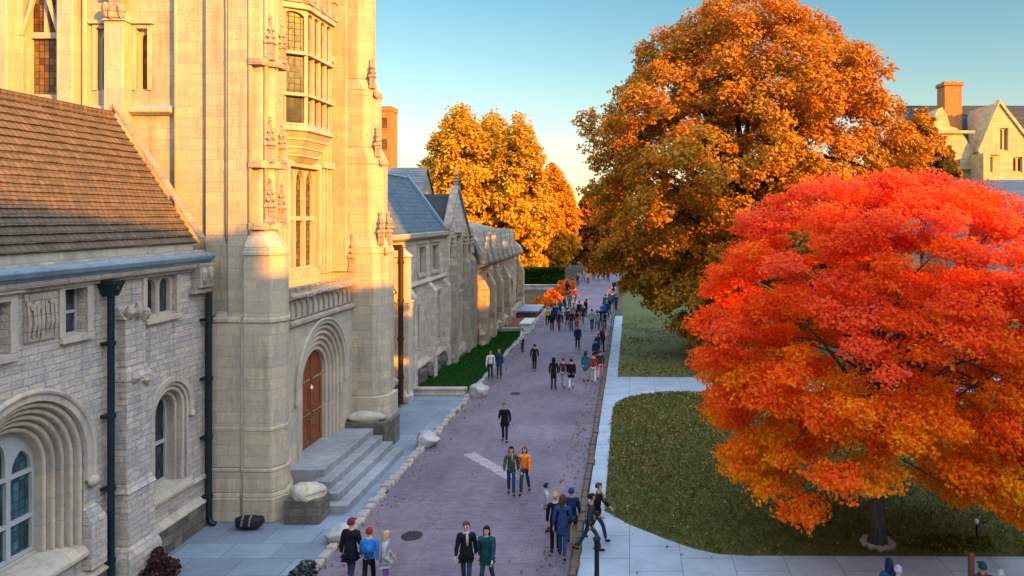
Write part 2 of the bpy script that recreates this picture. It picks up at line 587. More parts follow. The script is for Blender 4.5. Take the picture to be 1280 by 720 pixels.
for s in (1, -1):
    xs = lambda x: x if s == 1 else 2 * RX - x
    for i in range(9):
        a, b = i / 9, (i + .97) / 9
        x0, z0 = EX + .15 + (RX - EX - .15) * a, EZ + .02 + (RZ - EZ + .2) * a
        x1, z1 = EX + .15 + (RX - EX - .15) * b, EZ + .02 + (RZ - EZ + .2) * b
        cp.add([(xs(x0), 23.1, z0), (xs(x0), 23.37, z0), (xs(x1), 23.37, z1), (xs(x1), 23.1, z1),
                (xs(x0), 23.1, z0 + .17), (xs(x0), 23.37, z0 + .17), (xs(x1), 23.37, z1 + .17), (xs(x1), 23.1, z1 + .17)],
               [(0, 1, 2, 3), (4, 7, 6, 5), (0, 4, 5, 1), (1, 5, 6, 2), (2, 6, 7, 3), (3, 7, 4, 0)])
cp.build('gable_coping', M['grey_stone'], roof, bevel=.012)
# corner kneeler and stepped block at the far end
k = MB()
k.box(HX - .2, HX + .32, 22.62, HY1 + .01, 7.72, 8.5)
k.box(HX - .2, HX + .24, 22.5, HY1 + .01, 7.55, 7.72)
frieze(k, EAST(HX + .32), 22.66, HY1, 7.8, 8.45, .35, .07, 9)
k.build('kneeler', M['carved'], hall, bevel=.02)
# upper windows
for key, us in (('w0', [15.2, 15.61, 16.02]), ('w1', [17.55, 17.925, 18.3]), ('w3', [12.6, 13, 13.4])):
    o = wins[key]
    v0, v1 = o[0][1], o[2][1]
    window(hall, E, o, lights_grid(us, [v0, v0 + .55, v1], bar=.035), .32, 'glass', 'frame', .06, sill=.14, hood=surround_rect(E, o[0][0], o[1][0], v0, v1, .17))
o = wins['w2']
window(hall, E, o, lights_grid([20.55, 21.225, 21.9], [7.05, 8.25], bar=.09, kind='round'), .26, 'glass', 'dressed', .14, sill=.14, hood=surround_rect(E, 20.55, 21.9, 7.05, 8.25, .17))


def splayed_arch(parent, c, r_out, r_in, v0, vs, depth, orders, name, mat='dressed', base=.0, kind='round'):
    """receding orders of an arched opening, rolls on every edge, set behind the wall's own opening"""
    b = MB()
    for i in range(orders):
        ro = r_out - .004 - (r_out - r_in) * i / orders
        ri = r_out - (r_out - r_in) * (i + 1) / orders
        d1 = -depth * (i + .35) / (orders + .35)
        b.prism(E_cur, ring(arch(c, ro, v0, vs, kind, 24), arch(c, ri, v0, vs, kind, 24)), -depth - .1, d1)
        pts = [E_cur(p[0], p[1], d1) for p in arch(c, ri + .05, v0 + base, vs, kind, 24)]
        b.tube(pts, .055, 8)
    return b.build(name, M[mat], parent, auto=35)


E_cur = E
for c, key in ((16.42, 'big'), (11.0, 'b2')):
    o = wins[key]
    hd = MB()
    hd.prism(E, ring(arch(c, 2.02, 3.3, 3.95, 'round', 24), arch(c, 1.784, 3.3, 3.95, 'round', 24)), 0, .1)
    hd.tube([E(q[0], q[1], .1) for q in arch(c, 2.0, 3.3, 3.95, 'round', 24)], .07, 8)
    for sgn in (-1, 1):
        hd.blob(E(c + sgn * 1.98, 3.25, .1), (.14, .16, .16), 4)
    r_in = 1.08
    out = arch(c, r_in, 1.9, 3.95, 'round', 20)
    lts = []
    x0 = c - r_in
    cols = [c - r_in, c - .36, c + .36, c + r_in]
    for i in range(3):
        a_, b_ = cols[i] + .06, cols[i + 1] - .06
        lts.append(rect(a_, b_, 1.98, 2.72)); lts.append(rect(a_, b_, 2.82, 3.82))
        top = min(arch_h(c, r_in, 3.95, 'round', a_), arch_h(c, r_in, 3.95, 'round', b_))
        h = max(.3, top - 3.95)
        rr_ = (b_ - a_) / 2
        lts.append(arch((a_ + b_) / 2, rr_ * .9, 3.92, 3.92 + max(.05, min(.75, h) - .3), 'pointed', 8))
    wn = window(hall, E, out, lts, .78, 'tealglass', 'frame', .1)
    hd.build('hood_mould', M['dressed'], wn, auto=35)
    splayed_arch(wn, c, 1.78, r_in, 1.72, 3.95, .6, 5, 'arch_mouldings')
    s = MB(); s.prism(lambda u, v, d: (HX + v, d, u), [(1.45, -.8), (1.45, .18), (1.55, .18), (1.72, .02), (1.9, -.8)], c - 1.75, c + 1.75)
    s.build('sill', M['dressed'], wn, bevel=.012)
    for sgn in (-1, 1):
        jb = MB()
        jb.box(HX - .3, HX + .26, c + sgn * 2.0 - .26, c + sgn * 2.0 + .26, 1.05, 2.25)
        jb.wedge(HX - .3, HX + .26, c + sgn * 2.0 - .26, c + sgn * 2.0 + .26, 2.25, 2.6, dx1=.24, dy0=.03, dy1=.03)
        jb.build('pedestal', M['ashlar'], wn, bevel=.02)
# small arched window
c = 21.62
hd = surround_arch(E, c, .78, 1.86, 4.12, 'round', .1, .03, False)
hd.prism(E, ring(arch(c, 1.06, 3.85, 4.12, 'round', 20), arch(c, .884, 3.85, 4.12, 'round', 20)), 0, .1)
for sgn in (-1, 1): hd.blob(E(c + sgn * .98, 3.82, .06), (.1, .11, .11), 6)
out = arch(c, .5, 1.95, 4.12, 'round', 16)
wn = window(hall, E, out, [rect(c - .43, c + .43, 2.02, 3.1), arch(c, .43, 3.2, 4.12, 'round', 14)], .5, 'glass', 'frame', .08, hood=hd)
splayed_arch(wn, c, .78, .5, 1.88, 4.12, .36, 2, 'arch_mouldings')
s = MB(); s.prism(lambda u, v, d: (HX + v, d, u), [(1.6, -.5), (1.6, .14), (1.68, .14), (1.86, .02), (1.95, -.5)], c - .95, c + .95)
s.build('sill', M['dressed'], wn, bevel=.012)
# buttress
b = MB()
b.box(HX - .1, HX + .55, 19.12, 20.42, 0, .85)
b.wedge(HX - .1, HX + .55, 19.12, 20.42, .85, 1.12, dx1=.12, dy0=.1, dy1=.1)
b.box(HX - .1, HX + .42, 19.24, 20.3, 1.12, 2.55)
b.wedge(HX - .1, HX + .46, 19.2, 20.34, 2.55, 2.8, dx1=.1, dy0=.06, dy1=.06)
b.box(HX - .1, HX + .36, 19.27, 20.27, 2.8, 5.55)
b.wedge(HX - .1, HX + .4, 19.24, 20.3, 5.55, 5.9, dx1=.14, dy0=.12, dy1=.12)
b.box(HX - .1, HX + .26, 19.36, 20.16, 5.9, 7.2)
b.wedge(HX - .1, HX + .3, 19.3, 20.22, 7.2, 7.55, dx1=.25, dy0=.05, dy1=.05)
bt = b.build('buttress', M['ashlar'], hall, bevel=.02)
b = MB(); frieze(b, EAST(HX + .28), 19.3, 20.22, 7.12, 7.6, .3, .13, 5); b.build('carved_cap', M['carved'], bt)
b = MB(); frieze(b, EAST(HX + .3), 19.34, 20.2, 5.3, 5.75, .3, .14, 8); b.build('carved_cap', M['carved'], bt)
# weathered carved panel between the two small upper windows
b = MB()
b.prism(E, rect(16.36, 17.3, 7.1, 8.2), 0.003, .06)
rr = random.Random(4)
for i in range(7):
    u = 16.45 + i * .125
    b.tube([E(u + rr.uniform(-.02, .02), 7.12 + rr.uniform(0, .2), .06), E(u + rr.uniform(-.03, .03), 7.5, .1), E(u + rr.uniform(-.03, .03), 8.1 - abs(i - 3) * .05, .07)], [.03, .055, .035], 6)
for i in range(8):
    b.blob(E(16.45 + .11 * i, 7.95 + rr.uniform(-.1, .15), .07), (.05, .08, .09), i)
b.build('carved_panel', M['carved'], hall)
# rainwater pipes
def rain_pipe(y, x, z0, z1, hopper, mat='pipe', r=.085):
    b = MB()
    b.tube([(x, y, z0 + .25), (x, y, z1)], r, 10)
    b.tube([(x, y, z0 + .3), (x + .05, y, z0 + .12), (x + .2, y, z0 + .06)], r, 10)
    for z in np.arange(z0 + .9, z1, 1.9):
        b.tube([(x, y, z), (x, y, z + .12)], r + .03, 10)
        b.box(x - .3, x, y - .12, y + .12, z + .02, z + .1)
    pp = b.build('downpipe', M[mat], hall, auto=40)
    if hopper:
        h = MB()
        h.wedge(x - .14, x + .12, y - .14, y + .14, z1, z1 + .3, dx0=-.05, dx1=-.08, dy0=-.08, dy1=-.08)
        h.box(x - .2, x + .22, y - .24, y + .24, z1 + .3, z1 + .42)
        h.lathe((x + .16, y, z1 + .1), [(.05, 0), (.07, .1), (.03, .2)], 6)
        h.build('hopper_head', M[mat], pp, bevel=.012)
    return pp
rain_pipe(18.88, HX + .2, 0, 7.9, True)
rain_pipe(23.22, HX + .24, 0, 7.55, False)

# ================================================================== TOWER
TY0, TY1, TX = 24.4, 33.0, -12.9
tower = thing('gothic_tower', 'tall sunlit gothic stone tower with oriel window, buttresses and arched portal', 'tower', (-19, 28.5, 0))
ET, ST = EAST(TX), SOUTH(TY0)
TOP = 25.0
lan = [rect(-18.05, -17.62, 14.25, 16.35), rect(-16.72, -16.32, 14.25, 16.35)]
big_w = [rect(-22.4, -21.35, 14.05, 18.6), rect(-20.5, -19.3, 14.05, 18.6)]
tall = rect(27.2, 29.75, 7.9, 11.9)
b = MB()
b.prism(ST, rect(-26, -14.3, 0, TOP), -.6, 0, holes=lan + big_w)
b.prism(ET, rect(TY0 + .1, TY1, 0, TOP), -.6, 0, holes=[tall])
b.box(-25.99, -13.6, TY0 + .65, TY1 - .01, 0, TOP - .3)
b.prism(SOUTH(TY1 + .35), rect(-26, TX, 0, TOP), 0, .33)
body = b.build('wall', M['tower_stone'], tower)
# string courses on the south wall
prof = lambda z, d=.22: [(z, -.1), (z, .06), (z + .1, d), (z + .22, d), (z + .36, .01), (z + .36, -.1)]
for z, xa_, xb_ in ((13.4, -18.9, -15.4), (13.1, -26, -18.9), (20.2, -26, -15.4)):
    MB().prism(lambda u, v, d: (d, TY0 - v, u), prof(z), xa_, xb_).build('string_course', M['dressed'], tower, bevel=.015)
# slender south windows
for o in lan:
    window(tower, ST, o, [arch((o[0][0] + o[1][0]) / 2, .15, 14.33, 15.95, 'pointed', 8)], .3, 'brownglass', 'dressed', .14,
           hood=surround_rect(ST, o[0][0], o[1][0], 14.25, 16.35, .14, .05))
for o in big_w:
    u0, u1 = o[0][0], o[1][0]
    um = (u0 + u1) / 2
    lts = lights_grid([u0, u1], [14.05, 16.15], bar=.09) + lights_grid([u0, um, u1], [16.2, 18.6], bar=.06, kind='pointed')
    hd = surround_rect(ST, u0, u1, 14.05, 18.6, .2, .1, False)
    hd.prism(ST, ring([(u0 - .1, 16.1), (um, 18.3), (u1 + .1, 16.1)], [(u1 - .02, 16.1), (um, 17.95), (u0 + .02, 16.1)][::-1]), .0, .12)
    window(tower, ST, o, lts, .3, 'brownglass', 'dressed', .16, hood=hd)
# piers on the south face
b = MB()
def pier(x0, x1, z0, z1, d, cap=True):
    b.box(x0, x1, TY0 - d, TY0 + .1, z0, z1)
    if cap: b.wedge(x0 - .06, x1 + .06, TY0 - d - .08, TY0 + .1, z1, z1 + .45, dx0=.25, dx1=.25, dy0=d)
pier(-17.5, -16.85, 8, 16.5, .45)
pier(-21.15, -20.68, 9, 18.8, .5, False)
pier(-19.1, -18.55, 9, 17.6, .42)
pier(-18.45, -18.3, 9, TOP, .16, False)
pier(-22.9, -22.5, 9, TOP, .4, False)
b.build('pier', M['dressed'], tower, bevel=.025)
b = MB()
finial(b, -17.17, TY0 - .3, 16.6, 1.5, 8); finial(b, -18.82, TY0 - .25, 17.7, 1.4, 8)
frieze(b, SOUTH(TY0 - .4), -17.6, -16.75, 16.5, 17.1, .28, .14, 2)
b.build('carved_finial', M['carved'], tower)
# near corner buttress: moulded shafts
b = MB()
low = [(-13.72, 24.5), (-13.72, 23.55), (-12.72, 23.55), (-12.72, 23.7), (-12.62, 23.7), (-12.62, 23.5), (-11.72, 23.5), (-11.45, 23.95), (-11.5, 24.3), (-11.98, 25.3), (-13.72, 25.3)]
def inset(poly, k, c=None):
    cx = sum(p[0] for p in poly) / len(poly); cy = sum(p[1] for p in poly) / len(poly)
    return [(cx + (p[0] - cx) * (1 + k), cy + (p[1] - cy) * (1 + k)) for p in poly]
lowA = [(-13.72, 24.5), (-13.72, 23.55), (-12.621, 23.55), (-12.621, 24.5)]
lowB = [(-12.62, 24.9), (-12.62, 23.5), (-11.72, 23.5), (-11.45, 23.95), (-11.5, 24.3), (-11.98, 25.3), (-12.62, 25.3)]
b.prism_z(low, 1.75, 6.5)
b.prism_z(lowA, 6.5, 6.95, top=[(-13.72, 24.5), (-13.72, 24.1), (-12.621, 24.1), (-12.621, 24.5)])
b.prism_z(lowB, 6.5, 8.95)
b.prism_z(inset(lowB, .05), 8.7, 8.85)
b.prism_z(inset(low, .07), 1.62, 1.75)
b.prism_z(inset(low, .05), .95, 1.62)
b.prism_z(inset(low, .1), .8, .95, top=inset(low, .05))
b.prism_z(inset(low, .12), 0, .8)
b.prism_z(inset(low, .03), 2.95, 3.1)
b.prism_z(inset(low, .05), 6.5, 6.66)
mid = [(-13.6, 24.5), (-13.6, 23.85), (-12.95, 23.85), (-12.95, 23.95), (-12.85, 23.95), (-12.85, 23.75), (-12.0, 23.75), (-11.75, 24.0), (-11.75, 24.4), (-12.1, 25.2), (-13.6, 25.2)]
b.prism_z(lowB, 8.95, 9.5, top=[(-12.62, 24.9), (-12.62, 23.85), (-12.25, 23.85), (-11.95, 24.1), (-11.95, 24.3), (-12.2, 24.9), (-12.62, 25.0)])
up = [(-15.35, 24.6), (-15.35, 24.28), (-15.2, 24.28), (-15.2, 24.18), (-14.3, 24.18), (-14.26, 24.24), (-14.18, 24.24), (-14.14, 23.98), (-13.42, 23.95), (-13.39, 24.0), (-13.33, 24.0),
      (-13.3, 23.8), (-12.62, 23.8), (-12.59, 23.86), (-12.53, 23.88), (-12.5, 23.9), (-12.25, 23.9), (-11.95, 24.25), (-12.0, 24.6), (-12.4, 25.0), (-12.6, 25.0), (-12.6, 26.2), (-13.4, 26.2), (-13.4, 24.6)]
b.prism_z(up, 6.66, TOP)
bn = b.build('corner_buttress', M['tower_stone'], tower, bevel=.03)
b = MB()
for z in (9.55, 11.6, 15.0, 18.2):
    b.prism_z([(-12.55, 23.7), (-12.15, 23.7), (-11.78, 24.3), (-11.78, 24.9), (-12.5, 24.9)], z, z + .22)
    finial(b, -12.0, 24.05, z + .2, 1.0, 8)
    finial(b, -11.86, 24.55, z + .2, .9, 8)
    for k_ in range(5):
        b.blob((-12.2 + .07 * k_, 23.8 + .12 * k_, z + .1), (.1, .1, .14), k_)
b.build('niche_canopy', M['carved'], bn)
b = MB()
for zz in (2.6,):
    b.prism_z([(-12.66, 23.48), (-12.68, 23.58), (-12.68, 23.62), (-12.64, 23.62)], 0, 6.5)
b.tube([(-12.67, 23.6, 0), (-12.67, 23.6, 6.5)], .07, 8)
b.build('shaft', M['dressed'], bn)
for x_, y_ in ((-15.24, 24.2), (-14.22, 24.2), (-13.36, 23.93), (-12.56, 23.83), (-12.12, 24.0), (-11.98, 24.4)):
    MB().tube([(x_, y_, 9.2), (x_, y_, TOP)], .075, 8).build('shaft', M['dressed'], bn, smooth=True)
# far corner buttress: stages that step in as they rise
b = MB()
def stage(x1, y0, y1, z0, z1, nx, ny0):
    poly = [(-13, y0), (x1 - .5, y0), (x1, y0 + .5), (x1, y1), (-13, y1)]
    b.prism_z(poly, z0, z1)
    b.prism_z(inset(poly, .035), z1 - .25, z1 - .1)
    nxt = [(-13, ny0), (nx - .5, ny0), (nx, ny0 + .5), (nx, y1 - .05), (-13, y1 - .05)]
    b.prism_z(poly, z1, z1 + .5, top=nxt)
b.prism_z([(-13, 31.0), (-10.95, 31.0), (-10.45, 31.45), (-10.45, 32.5), (-13, 32.5)], 0, 2.2)
stage(-10.6, 31.12, 32.35, 2.2, 8.6, -10.85, 31.25)
stage(-10.85, 31.25, 32.3, 9.0, 12.5, -11.1, 31.35)
stage(-11.1, 31.35, 32.25, 13.0, 15.5, -11.35, 31.45)
stage(-11.35, 31.45, 32.2, 16.0, TOP, -11.5, 31.5)
b.prism_z([(-13, 31.0), (-12.2, 31.0), (-12.2, 31.2), (-13, 31.2)], 7.6, TOP)
rb = b.build('stepped_buttress', M['tower_stone'], tower, bevel=.03)
b = MB()
for (x, y, z, s) in ((-10.85, 31.45, 8.75, .8), (-10.7, 32.0, 8.75, .8), (-11.05, 31.6, 12.6, .75), (-11.3, 31.65, 15.6, .75), (-12.0, 31.2, 7.6, .9)):
    b = MB(); finial(b, x, y, z, s * 1.2, 8); b.build('gablet', M['carved'], rb)
for zz_ in range(3):
  b = MB()
  for i in range(10):
    if zz_ == 0: b.blob((-10.66 - .02 * (i % 3), 31.5 + .09 * i, 8.45), (.1, .1, .2), i)
    if zz_ == 1: b.blob((-10.9, 31.6 + .08 * i, 12.35), (.1, .1, .18), i)
    if zz_ == 2: b.blob((-11.15, 31.65 + .07 * i, 15.35), (.1, .1, .18), i)
  b.build('carved_band', M['carved'], rb)
b = MB()
b.box(-12.1, -10.3, 30.35, 31.0, 0, 1.3)
b.box(-10.5, -10.3, 31.003, 32.3, 0, 1.2)
b.build('rubble_footing', M['rubble'], rb, bevel=.04)
b = MB(); b.blob((-11.2, 30.72, 1.42), (.85, .42, .28), 9, .28)
b.build('sloping_cap', M['dressed'], rb, bevel=.04)
# oriel
b = MB()
ori = [(-12.95, 26.6), (-12.15, 27.15), (-12.15, 29.45), (-12.95, 30.0)]
def sc(k):
    cy = 28.3
    return [(-12.95 + (x + 12.95) * k, cy + (y - cy) * (1 + (k - 1) * .55)) for x, y in ori]
zs = [(12.05, .22, .5), (12.35, .45, .62), (12.65, .62, .8), (12.95, .8, .95)]
for z, k0, k1 in zs:
    b.prism_z(sc(k0), z, z + .22, top=sc(k1)); b.prism_z(sc(k1 + .05), z + .22, z + .3)
b.prism_z(sc(1.08), 13.2, 13.4, top=sc(1.02))
b.prism_z(sc(1.14), 17.75, 17.95)
b.prism_z(sc(1.0), 17.95, 20.5)
b.prism_z(sc(1.14), 20.5, 20.7)
b.prism_z(sc(1.0), 20.7, 22.5)
b.prism_z(sc(.9), 13.39, 13.42); b.prism_z(sc(.55), 13.3, 17.9); b.prism_z(sc(.9), 17.73, 17.76)
oriel = b.build('oriel', M['dressed'], tower, bevel=.02)
def canted(p0, p1):
    d = Vector((p1[0] - p0[0], p1[1] - p0[1])); L = d.length; d /= L
    nrm = Vector((d.y, -d.x))
    return (lambda u, v, dd: (p0[0] + d.x * u + nrm.x * dd, p0[1] + d.y * u + nrm.y * dd, v)), L
for i in range(3):
    mp, L = canted(ori[i], ori[i + 1])
    ncol = 4 if i == 1 else 1
    us = [.04 + (L - .08) * j / ncol for j in range(ncol + 1)]
    lt = lights_grid(us, [13.42, 14.55, 16.1, 17.73], bar=.07, kind='tudor')
    fr = MB().prism(mp, rect(.02, L - .02, 13.41, 17.74), -.2, -.02, holes=lt)
    for z in (14.55, 16.1): fr.prism(mp, rect(.02, L - .02, z - .06, z + .06), -.018, .09)
    wn = fr.build('window', M['dressed'], oriel, bevel=.008)
    MB().prism(mp, rect(.05, L - .05, 13.42, 17.73), -.24, -.15).build('pane', M['brownglass' if i == 1 else 'glass'], wn)
b = MB()
for i in range(3):
    mp, L = canted(ori[i], ori[i + 1])
    blind_arcade(b, mp, .05, L - .05, 18.0, 20.4, 4 if i == 1 else 2, .08, .05)
for x, y in ori[1:3] + [(-12.15, 28.3)]:
    finial(b, x, y, 17.95, 1.3, 6)
b.build('carved_parapet', M['carved'], oriel)
# tall window over the porch
lt = lights_grid([27.2, 28.05, 28.9, 29.75], [7.9, 9.9, 11.9], bar=.08, kind='pointed')
window(tower, ET, tall, lt, .3, 'brownglass', 'dressed', .16, hood=surround_rect(ET, 27.2, 29.75, 7.9, 11.9, .22, .1, False))
b = MB()
for u in (30.1, 30.45, 30.8): b.prism(ET, rect(u, u + .1, 7.6, TOP), 0, .12)
blind_arcade(b, ET, 30.0, 31.1, 7.6, 11.6, 2, .05, .06)
for u in (26.35, 26.7): b.prism(ET, rect(u, u + .1, 7.6, TOP), 0, .12)
for z in (12.0, 16.6): b.prism(ET, rect(30.0, 31.15, z, z + .25), 0.0, .2)
b.build('wall_rib', M['dressed'], tower, bevel=.01)
# porch and portal
PX, PC, PS = -12.0, 28.05, 3.72
EP = EAST(PX)
b = MB()
b.prism(EP, rect(25.3, 31.15, 1.0, 7.0), -.6, 0, holes=[arch(PC, 2.1, 1.004, PS, 'round', 28)])
b.box(-12.95, -12.3, 25.3, 31.1, 6.6, 7.0)
porch = b.build('porch', M['dressed'], tower)
b = MB()
b.prism(lambda u, v, d: (PX + v, d, u), [(6.02, -.1), (6.02, .05), (6.1, .16), (6.2, .16), (6.3, .003), (6.3, -.1)], 25.3, 31.15)
blind_arcade(b, EP, 25.4, 31.0, 6.32, 6.98, 12, .07, .035)
b.prism(lambda u, v, d: (PX + v, d, u), [(7.0, -.3), (7.0, .1), (7.08, .22), (7.16, .22), (7.22, .1), (7.22, -.3)], 25.25, 31.15)
frieze(b, EP, 25.4, 31.1, 6.98, 7.2, .26, .22, 12)
for i in range(11):
    y = 25.35 + i * .54
    b.box(PX - .22, PX + .06, y, y + .3, 7.22, 7.42)
b.build('carved_parapet', M['carved'], porch, bevel=.008)
E_cur = EP
splayed_arch(porch, PC, 2.1, 1.06, 1.06, PS, .36, 5, 'arch_mouldings')
b = MB()
b.prism(EP, ring(arch(PC, 2.3, 3.2, PS, 'round', 28), arch(PC, 2.104, 3.2, PS, 'round', 28)), 0, .1)
b.tube([EP(q[0], q[1], .1) for q in arch(PC, 2.27, 3.2, PS, 'round', 28)], .06, 8)
b.build('hood_mould', M['dressed'], porch, auto=35)
b = MB()
ED = EAST(-12.44)
b.prism(ED, arch(PC, 1.05, 1.06, PS, 'round', 24), -.08, 0)
b.prism(ED, rect(PC - .015, PC + .015, 1.1, PS + 1.0), 0, .03)
for s in (-1, 1):
    for (v0, v1) in ((1.25, 2.25), (2.45, 3.5)):
        b.prism(ED, ring(rect(PC + s * .52 - .4, PC + s * .52 + .4, v0, v1), rect(PC + s * .52 - .3, PC + s * .52 + .3, v0 + .1, v1 - .1)), 0, .03)
door = b.build('door', M['wood'], porch, bevel=.008)
b = MB()
for s in (-1, 1):
    b.prism(ED, rect(PC + s * .52 - .42, PC + s * .52 + .42, 2.33, 2.39), .031, .05)
    for kx in (-.3, -.1, .1, .3): b.blob(ED(PC + s * .52 + kx, 3.66, .04), (.03, .06, .07), 3)
b.build('hinge_strap', M['brass'], door)
for s in (-1, 1):
    b = MB(); b.tube([ED(PC + s * .1, 2.1, .03), ED(PC + s * .1, 2.1, .09), ED(PC + s * .1, 1.9, .09), ED(PC + s * .1, 1.9, .03)], .018, 6); b.build('handle', M['brass'], door)
b = MB()
b.lathe(ED(PC, 3.3, .05), [(.02, -.14), (.09, 0), (.02, .14)], 6)
b.build('knocker', M['brass'], door)
MB().box(-12.9, -12.53, 26.9, 29.7, 1.06, 5.2).build('door_backing', M['glass'], door)

# portal steps, with landing
st = MB()
st.box(-12.95, -10.8, 25.4, 31.0, .0, 1.05)
for i, (x1, y0, y1, z1) in enumerate(((-10.38, 25.0, 30.28, .79), (-9.94, 24.6, 30.28, .53), (-9.5, 24.2, 30.28, .27))):
    x0 = (-10.8, -10.38, -9.94)[i]
    st.box(x0 - .001 * 0, x1, y0, y1, 0, z1)
    st.box(-11.0, x0 - .003, y0, (25.397, 24.997, 24.597)[i], 0, z1 - .002)
steps = st.build('stone_steps', plain('step_stone', (.25, .255, .26), .8, .42, 2.6, .5), None, bevel=.018)
tag(steps, 'broad grey stone steps rising from the paved court to the red wooden door', 'steps')
# low walls with sloped stones that flank the steps
b = MB()
b.box(-11.2, -10.05, 23.3, 24.15, 0, .8)
pd = b.build('stone_pedestal', M['rubble'], None, bevel=.03)
tag(pd, 'low rubble pedestal with a pale slab on top beside the portal steps', 'pedestal')
b = MB(); b.blob((-10.6, 23.72, .9), (.68, .52, .26), 7, .3)
b.build('cap_stone', M['dressed'], pd, bevel=.05)

# ================================================================== WING beyond the tower
WX = -12.5
EW = EAST(WX)
wing = thing('academic_wing', 'grey stone wing with blue slate roof and paired windows beyond the tower', 'college wing', (-15, 41, 0))
WY0, WY1 = 33.42, 48.6
ops = []
upw = [(36.3, 37.5), (42.5, 44.0), (45.4, 47.0)]
loww = [(35.2, 36.2, 2.0, 5.0), (41.6, 42.6, 2.2, 4.6), (44.9, 45.7, 4.5, 5.2), (46.4, 47.3, 1.8, 5.0)]
for a, c_ in upw: ops.append(rect(a, c_, 6.5, 8.15))
for a, c_, z0, z1 in loww: ops.append(rect(a, c_, z0, z1))
b = MB()
b.prism(EW, rect(WY0, WY1, 0, 8.9), -.5, 0, holes=ops)
b.box(-17.6, -17.2, WY0, WY1, 0, 8.9)
b.prism(SOUTH(WY1), [(-17.6, 0), (WX - .51, 0), (WX - .51, 8.9), (-14.95, 12.4), (-17.6, 8.9)], 0, .4)
b.build('wall', M['wing_stone'], wing)
for k_, o in enumerate(ops):
    u0, u1, v0, v1 = o[0][0], o[1][0], o[0][1], o[2][1]
    um = (u0 + u1) / 2
    us = [u0, um, u1] if u1 - u0 > 1.1 else [u0, u1]
    window(wing, EW, o, lights_grid(us, [v0, v1], bar=.09, kind='tudor'), .25, 'glass', 'dressed', .14, sill=.12, hood=surround_rect(EW, u0, u1, v0, v1, .2, .06))
b = MB()
P_ = lambda u, v, d: (WX + v, d, u)
b.prism(P_, [(5.85, -.1), (5.85, .06), (5.95, .2), (6.05, .2), (6.2, .003), (6.2, -.1)], WY0, WY1)
b.prism(P_, [(1.1, -.1), (1.1, .3), (1.2, .3), (1.45, .003), (1.45, -.1)], WY0, WY1)
b.prism(P_, [(8.6, -.1), (8.6, .1), (8.75, .35), (9.0, .4), (9.0, -.4), (8.9, -.4)], WY0, WY1)
b.build('cornice', M['dressed'], wing, bevel=.015)
b = MB()
b.prism(EW, rect(WY0, WY1, 0, 1.1), .003, .2)
for i in range(9): b.blob((WX + .2, 34.5 + i * 1.65, .5), (.25, .7, .55), i, .3)
b.build('rubble_footing', M['rubble'], wing, bevel=.03)
b = MB()
for y in (34.3, 40.2, 44.4, 47.9):
    b.box(WX - .1, WX + .5, y, y + .6, 0, 5.4); b.wedge(WX - .1, WX + .5, y, y + .6, 5.4, 6.0, dx1=.45)
b.build('buttress', M['wing_stone'], wing, bevel=.02)
b = MB()
b.box(WX - .1, WX + .75, 38.3, 39.15, 0, 5.35); b.box(WX - .1, WX + .65, 38.35, 39.1, 5.45, 7.8); b.box(WX - .1, WX + .8, 38.25, 39.2, 5.35, 5.45)
b.wedge(WX - .1, WX + .75, 38.25, 39.2, 7.8, 8.3, dx1=.5, dy0=.2, dy1=.2)
b.blob((WX + .4, 38.7, .4), (.5, .6, .5), 3)
b.build('tall_pilaster', M['dressed'], wing, bevel=.02)
b = MB()
b.tube([(WX + .55, 37.6, .2), (WX + .55, 37.6, 8.4)], .14, 10)
for z in (1.5, 3.5, 5.5, 7.5): b.tube([(WX + .55, 37.6, z), (WX + .55, 37.6, z + .15)], .18, 10)
b.box(WX - .1, WX + .6, 37.45, 37.75, 8.2, 8.5)
b.build('downpipe', M['rustpipe'], wing, auto=40)
b = MB()
b.add([(-12.35, WY0, 9.0), (-12.35, WY1, 9.0), (-14.95, WY1, 12.55), (-14.95, WY0, 12.55), (-17.6, WY1, 9.0), (-17.6, WY0, 9.0)], [(0, 1, 2, 3), (3, 2, 4, 5)])
b.add([(-12.35, WY0, 8.9), (-12.35, WY1, 8.9), (-12.35, WY1, 9.0), (-12.35, WY0, 9.0)], [(0, 1, 2, 3)])
wr = b.build('roof', M['slate'], wing)
b = MB()
b.add([(-12.3, WY1 - .3, 8.95), (-12.3, WY1 + .12, 8.95), (-14.95, WY1 + .12, 12.55), (-14.95, WY1 - .3, 12.55),
       (-12.3, WY1 - .3, 9.2), (-12.3, WY1 + .12, 9.2), (-14.95, WY1 + .12, 12.82), (-14.95, WY1 - .3, 12.82)],
      [(0, 1, 2, 3), (4, 7, 6, 5), (0, 4, 5, 1), (1, 5, 6, 2), (2, 6, 7, 3), (3, 7, 4, 0)])
b.tube([(-14.95, WY0, 12.57), (-14.95, WY1, 12.57)], .09, 6)
b.build('gable_coping', M['lead'], wr)
b = MB()      # small louvred dormer on the eaves
b.prism(EAST(-12.6), [(37.5, 9.0), (38.9, 9.0), (38.9, 9.35), (38.2, 9.9), (37.5, 9.35)], -1.2, 0)
b.build('dormer', M['lead'], wr, bevel=.02)
